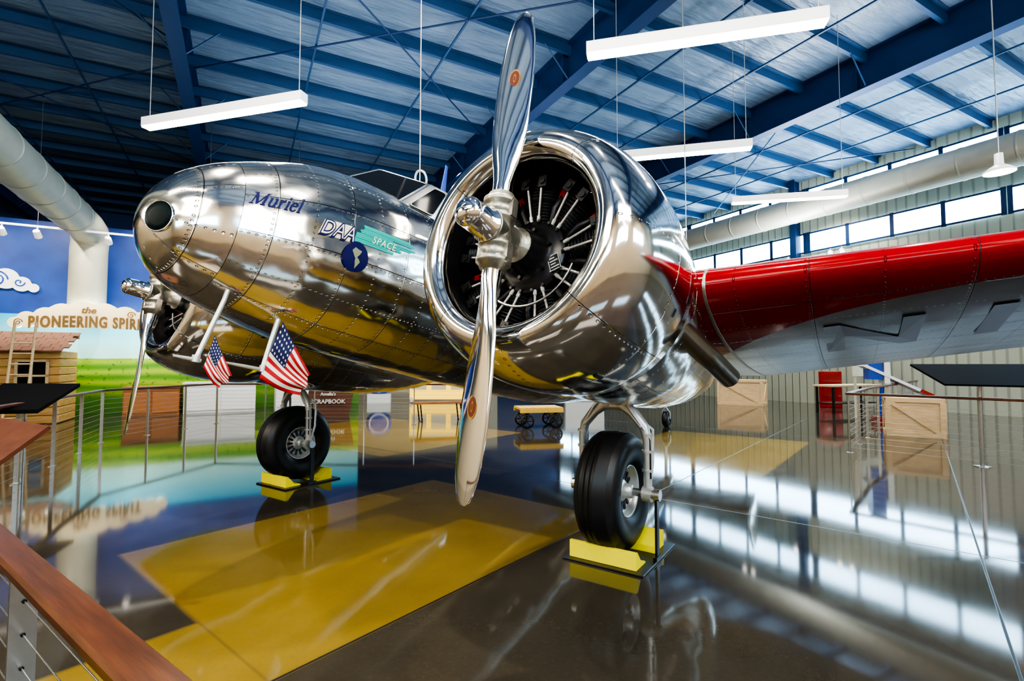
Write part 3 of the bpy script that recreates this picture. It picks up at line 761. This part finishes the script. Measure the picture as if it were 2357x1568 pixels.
for v in(-13,-6.1,-3.7,1.3,4,8.7,10.9,15.3,17.6):
    mb=MB(RM);mb.box((v,(U0+U1)/2,CZ-.25),(.04,U1-U0,.04));st(mb,'trim_%d'%tn,'steelblue2');tn+=1
for k in range(5):
    mb=MB(RM);u=-3+k*7.6
    mb.box((V1-.3,u,CZ/2+2.2),(.5,.02,CZ-4.4));mb.box((V1-.55,u,CZ/2+2.2),(.02,.25,CZ-4.4));st(mb,'trim_%d'%tn,'steelblue');tn+=1
mb=MB(RM);mb.box((V1-.12,(U0+U1)/2,7.65),(.2,U1-U0,.28));st(mb,'trim_%d'%tn,'steelblue');tn+=1
# ducts
def duct(name,pts,r,label):
    mb=MB();pts=[V(p) for p in pts]
    mb.tube(pts,r,32)
    for a,b in zip(pts[:-1],pts[1:]):
        n=int((b-a).length/1.2)
        for i in range(1,n):
            c=a.lerp(b,i/n);d=(b-a).normalized();mb.rev(c-d*.03,d,[(0,r),(.005,r+.012),(.055,r+.012),(.06,r)],32)
    return mb.make(name,'duct',None,label,'air duct')
duct('air_duct',[R(-4.15,0,5.6),R(-4.15,18.6,5.6),R(-4.15,19.1,5.55),R(-4.17,19.35,5.3),R(-4.2,19.4,5.0),R(-4.2,19.4,2.9)],.46,'large round cream air duct bending down beside the mural')
duct('air_duct',[R(17.5,-6,7.1),R(17.5,29,7.1)],.45,'large round grey air duct running below the clerestory windows')
def mural():
    m,nt,b=newmat('printed_prairie_mural')
    mp=N(nt,'ShaderNodeMapping');nt.links.new(worldpos(nt),mp.inputs[0]);mp.inputs['Rotation'].default_value=(0,0,-RA)
    sp=N(nt,'ShaderNodeSeparateXYZ');nt.links.new(mp.outputs[0],sp.inputs[0]);v,z=sp.outputs[0],sp.outputs[2]
    mp2=N(nt,'ShaderNodeMapping');nt.links.new(mp.outputs[0],mp2.inputs[0]);mp2.inputs['Scale'].default_value=(.35,.0,1.2)
    nz=noise(nt,2.2,4,mp2.outputs[0]);nz2=noise(nt,1.2,3,mp.outputs[0])
    sky=mixc(nt,mrange(nt,z,1.6,3.0,0,1),(.5,.8,.7),(.02,.42,.65))
    deep=mixc(nt,mrange(nt,nz2,.3,.7,0,1),(.004,.028,.18),(.010,.06,.30))
    c=mixc(nt,mth(nt,'GREATER_THAN',z,3.05),sky,deep)
    zz=mth(nt,'ADD',z,mth(nt,'MULTIPLY',mth(nt,'SUBTRACT',nz,.5),.25))
    w=N(nt,'ShaderNodeTexWave');w.bands_direction='Z';w.inputs['Scale'].default_value=.7;w.inputs['Distortion'].default_value=4;w.inputs['Detail'].default_value=2;nt.links.new(mp2.outputs[0],w.inputs[0])
    fld=mixc(nt,w.outputs['Fac'],(.08,.26,.01),(.32,.46,.02))
    fld=mixc(nt,mrange(nt,noise(nt,9,4,mp.outputs[0]),.60,.64,0,.7),fld,(.02,.09,.01))
    fld=mixc(nt,mrange(nt,z,.3,.9,1,0),fld,(.08,.22,.02))
    c=mixc(nt,mth(nt,'LESS_THAN',zz,1.72),c,fld)
    nt.links.new(c,b.inputs['Base Color']);b.inputs['Roughness'].default_value=.55
    return m
M['mural']=mural()
mb=MB(RM);mb.box((-5.25,20.1,2.95),(18.5,.2,5.9));st(mb,'wall_mural','mural')
def cloudpoly(circs,n=70):
    x0=min(c[0]-c[2] for c in circs);x1=max(c[0]+c[2] for c in circs);top=[];bot=[]
    for i in range(n+1):
        x=x0+(x1-x0)*(.5-.5*math.cos(math.pi*i/n));t=-9;b=9
        for cx,cy,r in circs:
            if abs(x-cx)<=r+1e-6:
                h=math.sqrt(max(0,r*r-(x-cx)**2));t=max(t,cy+h);b=min(b,cy-h)
        if t<-8: continue
        top.append((x,t));bot.append((x,b))
    return bot,top
def cloud(name,circs,v0,u,z0,th,mats,**k):
    bot,top=cloudpoly(circs);mb=MB(RM);n=len(bot)
    vs=[V((v0+x,u,z0+y)) for x,y in bot]+[V((v0+x,u,z0+y)) for x,y in top]+[V((v0+x,u+th,z0+y)) for x,y in bot]+[V((v0+x,u+th,z0+y)) for x,y in top]
    fs=[(i,i+1,n+i+1,n+i) for i in range(n-1)]+[(2*n+i,3*n+i,3*n+i+1,2*n+i+1) for i in range(n-1)]
    fs+=[(i,2*n+i,2*n+i+1,i+1) for i in range(n-1)]+[(n+i,n+i+1,3*n+i+1,3*n+i) for i in range(n-1)]+[(0,n,3*n,2*n),(n-1,3*n-1,4*n-1,2*n-1)]
    mb.add(vs,fs,0);return mb.make(name,mats,**k)
def spiral(mb,c,r,turns,w,u,a0=0,dirn=1):
    pts=[]
    for i in range(40):
        t=i/39;a=a0+dirn*turns*math.tau*t;rr=r*(1-t*.9)
        pts.append(V((c[0]+rr*math.cos(a),u,c[1]+rr*math.sin(a))))
    mb.tube(pts,w,6)
circs=[(-1.75,-.12,.15),(-1.5,-.02,.22),(-1.1,.03,.30),(-.75,.12,.34),(-.3,.15,.40),(.2,.14,.38),(.7,.1,.34),(1.15,.0,.31),(1.5,-.03,.25),(1.75,-.12,.16)]
SV=-3.85;SU=18.7
sgn=empty('cloud_sign',R(SV,SU,2.4),label='cream cloud-shaped backlit sign reading the PIONEERING SPIRIT',cat='sign')
cloud('sign_face',circs,SV,SU,2.83,.07,['creame'],parent=sgn)
cloud('backlight',[(a*.99,b,r*.96) for a,b,r in circs],SV,SU+.12,2.83,.03,['glow'],parent=sgn)
vs,fs=textmesh('PIONEERING SPIRIT',.36,offset=.014,extrude=.02,space=1.18)
x0_=min(p.x for p in vs);wd=max(p.x for p in vs)-x0_
def bend(t): return .05*math.sin(math.pi*t)
mb=MB(RM);mb.add([V((SV-1.45+(p.x-x0_)*2.72/wd,SU-.04-p.z,2.71+p.y*1.25+bend((p.x-x0_)/wd))) for p in vs],fs,0)
mb.make('lettering','gold',sgn)
vs,fs=textmesh('the',.26,shear=.25,offset=.006,extrude=.02)
mb=MB(RM);mb.add([V((SV-.15+p.x,SU-.04-p.z,3.11+p.y)) for p in vs],fs,0);mb.make('lettering','gold',sgn)
mb=MB(RM);spiral(mb,(SV-1.68,2.72),.10,1.6,.012,SU-.01);spiral(mb,(SV+.85,3.02),.11,1.5,.012,SU-.01);mb.make('swirl_ornament','gold',sgn)
cl=cloud('cloud_cutout',[(-.75,-.15,.22),(-.4,0,.38),(0,.02,.3),(.35,-.12,.22),(.62,-.22,.13)],-6.2,19.93,4.05,.05,['white'],label='white cloud cutout with blue swirl mounted on the mural',cat='wall decoration')
mb=MB(RM);spiral(mb,(-6.4,4.05),.25,2.2,.02,19.92);spiral(mb,(-5.9,3.98),.13,1.2,.016,19.92,0,-1);mb.make('swirl','bluep',cl)
# ---- track lights
TU=17.6;TZ=5.02
mb=MB(RM);mb.box((-3.5,TU,TZ+.2),(11,.05,.05))
tr=mb.make('light_track','lampwhite',None,'white ceiling-hung lighting track in front of the mural','light track')
mb=MB(RM)
for v in(-7.5,-4.9,-1,1.5): mb.cyl((v,TU,TZ+.2),(v,TU,CZ-.1),.008,seg=5)
mb.make('suspension_rod','steel',tr)
def spot(p,aim,lab='white cylindrical track spotlight',grp='track spotlights'):
    p=V(p);d=(V(aim)-p).normalized();mb=MB()
    mb.rev(p-d*.11,d,[(0,0),(0,.06),(.02,.075),(.22,.085),(.22,.07)],20,0)
    mb.rev(p-d*.11,d,[(.19,.07),(.19,0)],20,1);mb.tube([p+V((0,0,.17)),p+V((.0,0,.0))],.02,8)
    return mb.make('track_spotlight',['lampwhite','spot'],None,lab,'spotlight',group=grp)
for v in(-6.2,-5.6,-4.9,-3.4,-2.7): spot(R(v,TU,TZ-.0),R(v+.1,19.8,3.4))
for v,u,z in((19,14,7.2),(19,14.4,7.2),(19,19,7.2),(19,19.4,7.2),(18.8,10,5.6),(18.8,10.4,5.6),(18.8,12,5.6)): spot(R(v,u,z),R(v-3,u-2,3),'white wall-mounted spotlight below the windows','wall spotlights')
# ---- linear pendants
def linear(a,b,z=5.1,wires=True,lab='long white linear pendant light hanging on thin wires'):
    a=V((a[0],a[1],z));b=V((b[0],b[1],z));d=(b-a).normalized();s=d.cross(UP);L=(b-a).length
    T=frame(d,s,UP,a);mb=MB(T)
    w,h=.07,.07
    mb.box((L/2,0,h-.006),(L,2*w,.012));mb.box((L/2,-w+.004,.005),(L,.008,2*h-.01));mb.box((L/2,w-.004,.005),(L,.008,2*h-.01))
    mb.box((.004,0,.005),(.008,2*w,2*h-.01));mb.box((L-.004,0,.005),(.008,2*w,2*h-.01))
    o=mb.make('linear_pendant_light','lampwhite',None,lab,'ceiling light',group='linear pendant lights')
    mb=MB(T);mb.box((L/2,0,-h+.0),(L-.02,2*w-.01,.02));mb.make('diffuser','tube',o)
    if wires:
        for x in(.08,L-.08):
            mb=MB(T);mb.cyl((x,0,h),(x,0,CZ-z-.05),.006,seg=6);mb.make('suspension_wire','silver',o)
    return o
linear((.85,5.51),(3.22,4.94));linear((-5.42,7.23),(-2.77,6.5));linear((1.73,8.42),(3.87,7.91));linear((4.78,10.71),(6.97,10.24))
linear((-4.6,2.2),(-2.2,1.6));linear((.9,.9),(3.3,.3));linear((-3.5,-2.4),(-1.1,-3.0));linear((3.6,-1.6),(6,-2.2))  # four more pendants added out of view as light sources and chrome reflections
mb=MB();p=V((6.55,6.6,4.12));mb.rev(p,(0,0,1),[(0,.17),(.02,.17),(.07,.11),(.11,.05),(.26,.045),(.26,0)],28,0);mb.rev(p,(0,0,1),[(.01,.155),(.012,0)],28,1)
pn=mb.make('dome_pendant_light',['lampwhite','spot'],None,'white dome pendant light on a thin rod','ceiling light')
mb=MB();mb.cyl(p+V((0,0,.26)),V((p.x,p.y,CZ-.05)),.008,seg=6);mb.make('suspension_rod','silver',pn)
for (x,y) in ((-1.05,5.6),(2.75,7.8)):
    mb=MB();mb.cyl((x,y,CZ-.05),(x,y,3.3),.007,seg=6);mb.make('hanging_wire','silver',None,'thin steel cable hanging from the ceiling','cable',group='hanging cables')
# ---- railings
def railing(pts,label,z=1.05,n=9,wide=.09):
    pts=[V((p[0],p[1],0)) for p in pts]
    r=empty('cable_railing',pts[0],label=label,cat='railing')
    for a,b in zip(pts[:-1],pts[1:]):
        d=(b-a).normalized();s=d.cross(UP);L=(b-a).length;T=frame(d,s,UP,a)
        mb=MB(T);mb.bbox2((L/2,0,z-.02),(L+wide*.5,wide,.04),.008);mb.make('handrail','wood_rail',r)
        k=max(1,round(L/1.25))
        for i in range(k+1):
            if i==0 and a is not pts[0]: continue
            x=L*i/k;mb=MB(T);mb.box((x,0,z/2-.02),(.012,.05,z-.04));mb.box((x,0,.006),(.1,.08,.012));mb.make('post','steel',r)
        mb=MB(T)
        for j in range(n): mb.cyl((0,0,.1+j*(z-.2)/n),(L,0,.1+j*(z-.2)/n),.0022,seg=5,cap=False)
        mb.make('cables','steel',r,kind='stuff')
    return r
railing([(-5.3,4.3),(-6.41,6.53),(-8.08,9.9),(-7.7,13.1),(-1.2,12.75)],'steel cable railing with walnut handrail around the display floor')
railing([(8.6,5.7),(7.03,7.52),(5.9,8.8),(7.49,10.6),(12.5,15.5)],'steel cable railing with walnut handrail beside the wooden crate')
a=V((-2.6,2.38,0));b=V((.35,.29,0));d=(b-a).normalized();s=d.cross(UP)
r=empty('cable_railing',a,label='cable railing with broad walnut handrail and drilled steel post',cat='railing')
T=frame(d,s,UP,a);L=(b-a).length
mb=MB(T);mb.bbox2((L/2,.045,.955),(L,.085,.038),.01);mb.make('handrail','wood_rail',r)
for x in(.10,1.47,2.9):
    mb=MB(T);mb.box((x,0.045,.465),(.014,.062,.935))
    mb.box((x,.045,.93),(.12,.06,.01));mb.make('post','steel',r)
    mb=MB(T)
    for j in range(9): mb.cyl((x-.012,.045,.1+j*.095),(x+.012,.045,.1+j*.095),.006,seg=10)
    mb.make('cable_fitting','black',r,kind='stuff')
mb=MB(T)
for j in range(9): mb.cyl((0,.045,.1+j*.095),(L,.045,.1+j*.095),.0022,seg=6,cap=False)
mb.make('cables','steel',r,kind='stuff')
# ---- reader panels
def quadpanel(c4,th,mb,mi=0):
    c4=[V(p) for p in c4];n=(c4[1]-c4[0]).cross(c4[3]-c4[0]).normalized()
    if n.z<0:n=-n
    lo=[p-n*th for p in c4];mb.add(c4+lo,[(0,1,2,3),(7,6,5,4),(0,4,5,1),(1,5,6,2),(2,6,7,3),(3,7,4,0)],mi)
    return n
mb=MB();quadpanel([(-6.75,5.9,1.0),(-5.95,6.3,.98),(-6.85,7.95,1.24),(-7.7,7.6,1.26)],.05,mb)
o=mb.make('reader_panel','matte',None,'black slanted information panel mounted on the railing','information panel')
mb=MB();mb.cyl((-6.75,6.95,0),(-6.75,6.95,1.05),.03);mb.make('stand','steel',o)
mb=MB();quadpanel([(-3.70,3.5,.77),(-3.68,4.0,1.06),(-4.7,4.5,1.09),(-4.7,3.95,.78)],.03,mb)
o=mb.make('reader_panel','wood_dark',None,'brown slanted information panel with picture print','information panel')
mb=MB();mb.box((-4.2,3.98,.42),(.06,.06,.84));mb.make('stand','steel',o)
mb=MB();quadpanel([(6.35,7.35,1.26),(8.2,7.3,1.22),(8.35,8.1,1.55),(6.45,8.1,1.55)],.03,mb)
o=mb.make('reader_panel','matte',None,'black slanted information panel on a steel post','information panel')
mb=MB();mb.cyl((7.1,7.62,0),(7.1,7.62,1.34),.03);mb.box((7.1,7.62,.006),(.16,.16,.012));mb.make('stand','steel',o)
# ---- crates
def crate(c,sz,rot,label,mat='wood_light'):
    T=Matrix.Translation(V(c))@Matrix.Rotation(rot,4,'Z');w,d,h=sz
    mb=MB(T);mb.box((0,0,h/2),(w-.04,d-.04,h-.02))
    o=mb.make('wooden_crate',mat,None,label,'crate')
    mb=MB(T);t=.09
    for sy in(-1,1):
        y=sy*(d/2)
        for x in(-w/2+t/2,w/2-t/2): mb.box((x,y,h/2),(t,.04,h))
        for z in(t/2,h-t/2): mb.box((0,y,z),(w,.035,t))
        a=math.atan2(h-2*t,w-2*t);mb.box((0,y,h/2),(math.hypot(w-2*t,h-2*t),.03,t*.9),0,Matrix.Rotation(-a*sy,3,'Y'))
    for sx in(-1,1):
        x=sx*(w/2)
        for y in(-d/2+t/2,d/2-t/2): mb.box((x,y,h/2),(.04,t,h))
        for z in(t/2,h-t/2): mb.box((x,0,z),(.035,d,t))
        a=math.atan2(h-2*t,d-2*t);mb.box((x,0,h/2),(.03,math.hypot(d-2*t,h-2*t),t*.9),0,Matrix.Rotation(a*sx,3,'X'))
    mb.make('batten',mat,o);return o
crate((8.85,11.1,0),(1.0,1.0,.82),math.radians(-34),'pale pine wooden crate with diagonal battens')
crate((8.9,19.4,0),(1.6,1.0,.95),math.radians(-34),'plywood shipping crate near the far railing')
T=Matrix.Translation((10.9,16.3,0))@Matrix.Rotation(math.radians(20),4,'Z')
mb=MB(T);mb.bbox2((0,0,.86),(2.2,.7,.06),.01);o=mb.make('workbench','wood_light',None,'long wooden workbench with black steel legs and lower shelf','workbench')
for x in(-1,1):
    for y in(-.28,.28):
        mb=MB(T);mb.box((x,y,.415),(.06,.06,.83));mb.make('leg','black',o)
mb=MB(T);mb.box((0,0,.3),(1.9,.6,.03));mb.make('shelf','black',o)
T=Matrix.Translation((.65,12.5,0))@Matrix.Rotation(math.radians(12),4,'Z')
mb=MB(T)
for i in range(6): mb.box((-.45+.18*i,0,.47),(.165,.75,.05))
mb.box((0,-.36,.42),(1.08,.05,.09));mb.box((0,.36,.42),(1.08,.05,.09))
o=mb.make('baggage_cart','yellowwood',None,'small yellow wooden baggage cart with iron wheels','cart')
for x in(-.36,.36):
    mb=MB(T);mb.cyl((x,-.3,.17),(x,.3,.17),.02);mb.box((x,0,.33),(.1,.6,.1));mb.make('axle','black',o)
    for y in(-.33,.33):
        mb=MB(T);mb.rev((x,y-.02,.17),(0,1,0),[(0,.13),(0,.17),(.04,.17),(.04,.13),(0,.13)],24)
        for k in range(6):
            a=math.tau*k/6;mb.cyl((x,y,.17),(x+.14*math.cos(a),y,.17+.14*math.sin(a)),.012,seg=6)
        mb.make('wheel','black',o)
T=Matrix.Translation((-2.0,13.75,0))@Matrix.Rotation(math.radians(22),4,'Z');mb=MB(T)
for i in range(4): mb.box((0,-.18+.12*i,.5),(1.5,.105,.04))
o=mb.make('bench','wood_counter',None,'wooden slatted bench with black metal legs','bench')
for x in(-.55,.55):
    mb=MB(T);mb.tube([(x,-.2,.47),(x+.05,-.2,.01),(x+.05,.2,.01),(x,.2,.47)],.02,6);mb.make('leg','black',o)
def cab(v0,v1,u0,u1,h,mat,label,top='wood_counter'):
    mb=MB(RM);mb.box(((v0+v1)/2,(u0+u1)/2,h/2-.02),(v1-v0,u1-u0,h-.04))
    o=mb.make('display_counter',mat,None,label,'counter')
    mb=MB(RM);mb.box(((v0+v1)/2,(u0+u1)/2-.02,h),(v1-v0+.06,u1-u0+.06,.05));mb.make('countertop',top,o)
    n=max(2,int((v1-v0)/.7))
    for i in range(n):
        mb=MB(RM);w=(v1-v0)/n;mb.bbox2((v0+w*(i+.5),u0-.01,h*.45),(w-.04,.03,h*.72),.006);mb.make('front_panel',mat,o)
cab(-3.1,-1.7,18.5,19.5,.85,'wood_counter','orange wood display counter below the prairie mural')
cab(-1.6,.4,18.6,19.5,.95,'white','white display counter below the prairie mural','white')
cab(1.0,3.4,18.6,19.5,1.1,'white','white low display wall','white')
T=Matrix.Translation((-5.5,14.9,0))@Matrix.Rotation(math.radians(8),4,'Z')
mb=MB(T);mb.prism([(-.65,0),(.65,0),(.78,.88),(-.5,.88)],(1,0,0),(0,.1,.995),(0,-.05,0),-.06)
o=mb.make('title_board','wood_dark',None,'brown wooden board reading Amelia\'s SCRAPBOOK in white letters','sign board')
for tx,sz,zz in(("Amelia's",.13,.66),('SCRAPBOOK',.17,.44)):
    vs,fs=textmesh(tx,sz,offset=.003,extrude=.004);mb=MB(T)
    mb.add([V((.05+p.x,-.125+ (zz+p.y)*.1-p.z,zz+p.y)) for p in vs],fs,0);mb.make('lettering','white',o)
T=Matrix.Translation((-5.3,20.0,0))@Matrix.Rotation(math.radians(10),4,'Z')
mb=MB(T);mb.rev((0,0,.8),(0,1,0),[(0,0),(0,.45),(.05,.5),(.12,.5),(.12,0)],32,0);mb.tube([V((.36*math.cos(t),-.02,.8+.36*math.sin(t))) for t in [math.tau*k/24 for k in range(25)]],.03,8,1);mb.box((0,.1,.18),(.9,.4,.36),2)
mb.make('round_display',['bluep','white','white'],None,'blue round display disc with white ring on a white plinth','display')
T=Matrix.Translation((-3.0,20.6,0))
mb=MB(T);mb.bbox2((0,0,.75),(2.4,.1,1.3),.02,0);mb.box((0,-.06,1.33),(2.4,.06,.08),1);mb.box((-1.1,0,.1),(.08,.5,.2),1);mb.box((1.1,0,.1),(.08,.5,.2),1)
for k in range(3): mb.box((-.8+k*.8,-.07,.8),(.6,.02,.6),2)
M['yellowe']=pbr('emissive_yellow_panel',(.9,.6,.05),.4,0,.05,4,emit=(1,.65,.08),es=.9)  # yellow panel material emits its own colour
mb.make('yellow_display_panel',['yellowe','white','cream'],None,'bright yellow display panel on short feet','display')
mb=MB(RM);mb.box((7.,26,1.6),(12,.15,3.2));st(mb,'wall_partition','wallplain')
mb=MB(Matrix.Translation((3.0,21,0)));mb.bbox2((0,0,.6),(1.6,.6,1.2),.02);mb.box((0,0,1.22),(1.7,.7,.05));mb.make('white_cabinet','white',None,'plain white cabinet against the far partition','cabinet')
T=Matrix.Translation((9.9,13.0,0))@Matrix.Rotation(math.radians(-20),4,'Z')
mb=MB(T);mb.box((0,0,.1),(.9,.5,.2),2);mb.tube([(-.3,0,.2),(-.25,0,1.0)],.05,8,0)
R1=Matrix.Rotation(math.radians(28),3,'Y');mb.box((-.1,0,1.2),(1.4,.5,.07),1,R1);mb.box((.62,0,.82),(.3,.52,.08),2,R1);mb.box((-.45,0,1.75),(.3,.45,1.2),0);mb.box((-.2,0,1.5),(.12,.46,.9),1)
mb.make('glider_model',['bluep','white','red'],None,'red white and blue angular display model behind the crate','display')
T=Matrix.Translation((11.5,18.1,0))@Matrix.Rotation(math.radians(-34),4,'Z');mb=MB(T);mb.bbox2((0,0,.65),(.7,.5,1.3),.02)
o=mb.make('red_cabinet','red',None,'red metal tool cabinet near the ribbed wall','cabinet')
for i in range(4):
    mb=MB(T);mb.box((0,-.26,.25+i*.27),(.6,.02,.23));mb.box((0,-.28,.33+i*.27),(.3,.02,.02));mb.make('drawer','red',o)
mb=MB();quadpanel([R(15.5,8,1.2),R(17.5,8,1.2),R(17.5,8.05,2.6),R(15.5,8.05,2.6)],.06,mb)
for v in(15.6,17.4): mb.box(R(v,8.05,.6),(.05,.05,1.2))
mb.make('poster_stand','cream',None,'framed cream display board on two legs','display board')
# ---- cabin
T=RM@Matrix.Translation((-5.75,17.9,0));cb=empty('log_cabin',T@V((0,0,0)),label='small wooden cabin facade with shingled roof and window',cat='cabin')
mb=MB(T)
for i in range(9): mb.bbox2((0,0,.11+i*.21),(3.1,1.5,.2),.02)
mb.make('cabin_wall','wood_cabin',cb)
mb=MB(T)
for i in range(6):
    y=-1.0+i*.2;z=1.93+i*.085
    for k in range(17): mb.box((-1.65+.2*k+(.1 if i%2 else 0),y,z+random.random()*.01),(.19,.26,.03),0,Matrix.Rotation(.4,3,'X'))
mb.box((0,.1,2.3),(3.4,.2,.1));mb.make('roof','shingle',cb)
mb=MB(T);x=1.0
mb.box((x,-.76,1.25),(.62,.04,.75),0)
for q in((-.3,0,.06,.8),(.3,0,.06,.8),(0,0,.03,.75)): mb.box((x+q[0],-.79,1.25),(q[2],.04,q[3]),1)
for z in(-.38,0,.38): mb.box((x,-.79,1.25+z),(.66,.04,.05),1)
mb.make('cabin_window',['glass','wood_light'],cb)
mb=MB(T)
for x in(.75,1.15): mb.cyl((x,-1.7,0),(x,-1.16,2.6),.03)
for i in range(9): z=.25+i*.26;mb.cyl((.75,-1.7+z*.208,z),(1.15,-1.7+z*.208,z),.02)
mb.make('ladder','wood_light',None,'wooden ladder leaning on the small cabin','ladder')
# ================================================================== LIGHTS
def area(loc,target,sx,sy,e,col):
    l=bpy.data.lights.new('area_light','AREA');l.shape='RECTANGLE';l.size=sx;l.size_y=sy;l.energy=e;l.color=col
    o=bpy.data.objects.new('area_light',l);COL.objects.link(o);o.location=loc
    o.rotation_euler=(V(target)-V(loc)).to_track_quat('-Z','Y').to_euler();return o
def spotl(loc,target,e,col=(1,.93,.8),ang=90,rad=.1):
    l=bpy.data.lights.new('spot_lamp','SPOT');l.energy=e;l.color=col;l.spot_size=math.radians(ang);l.spot_blend=.6;l.shadow_soft_size=rad
    o=bpy.data.objects.new('spot_lamp',l);COL.objects.link(o);o.location=loc
    o.rotation_euler=(V(target)-V(loc)).to_track_quat('-Z','Y').to_euler();return o
area((-3.5,-3,6.5),(-2,4,1),6,2.0,420,(1,.9,.76))  # three area fills added out of view, also giving highlights in the chrome
area((5,-2,6.5),(2,5,1),5,1.6,260,(1,.94,.85))
area((-9,1,5.5),(-2,4,2),4,1.2,260,(1,.9,.76))
for v in(-8,-5.3,-2.5,.3): spotl(R(v,17.0,6.6),R(v,19.9,2.6),620,ang=100)
for (x,y,e) in ((-3.5,4,1100),(-1,3,900),(0,11,1000),(4,15,900),(9,14,900),(7,8,600),(-5,10,1000),(-2,17,1000),(3,22,1000),(11,18,900),(1.5,2.5,500)):
    spotl((x,y,8.2),(x,y,0),e,ang=120)
# unseen spots added to brighten the near and left walls reflected in the chrome
for v,u in((-10,-3),(-3,-3),(5,-3),(12,-3)): spotl(R(v,u,8.0),R(v,U0,2.5),1100,(1,.88,.68),110)
for u in(0,7,14): spotl(R(-13,u,8.0),R(V0,u,2.5),1100,(1,.88,.68),110)
area(R(15,8,5.5),R(13.5,9,9),9,1.5,600,(.85,.93,1))  # uplights added in mid-air to brighten the ceiling, no fixtures there
area(R(4,12,5.8),R(4,12,9),8,8,260,(.75,.87,1))
area(R(-6,8,5.8),R(-6,8,9),8,8,80,(.6,.78,1))
area(R(0,-2,5.8),R(0,-2,9),8,5,260,(.9,.88,.85))
w=bpy.data.worlds.new('world');bpy.context.scene.world=w;w.use_nodes=True
w.node_tree.nodes['Background'].inputs[0].default_value=(.4,.55,.9,1);w.node_tree.nodes['Background'].inputs[1].default_value=.2
# ================================================================== CAMERA
cam=bpy.data.cameras.new('camera');co=bpy.data.objects.new('camera',cam);COL.objects.link(co)
cam.sensor_width=36;cam.lens=36*1150/2357;co.location=(0,0,1.55);co.rotation_euler=(math.radians(92.7),0,0)
cam.clip_start=.05;bpy.context.scene.camera=co
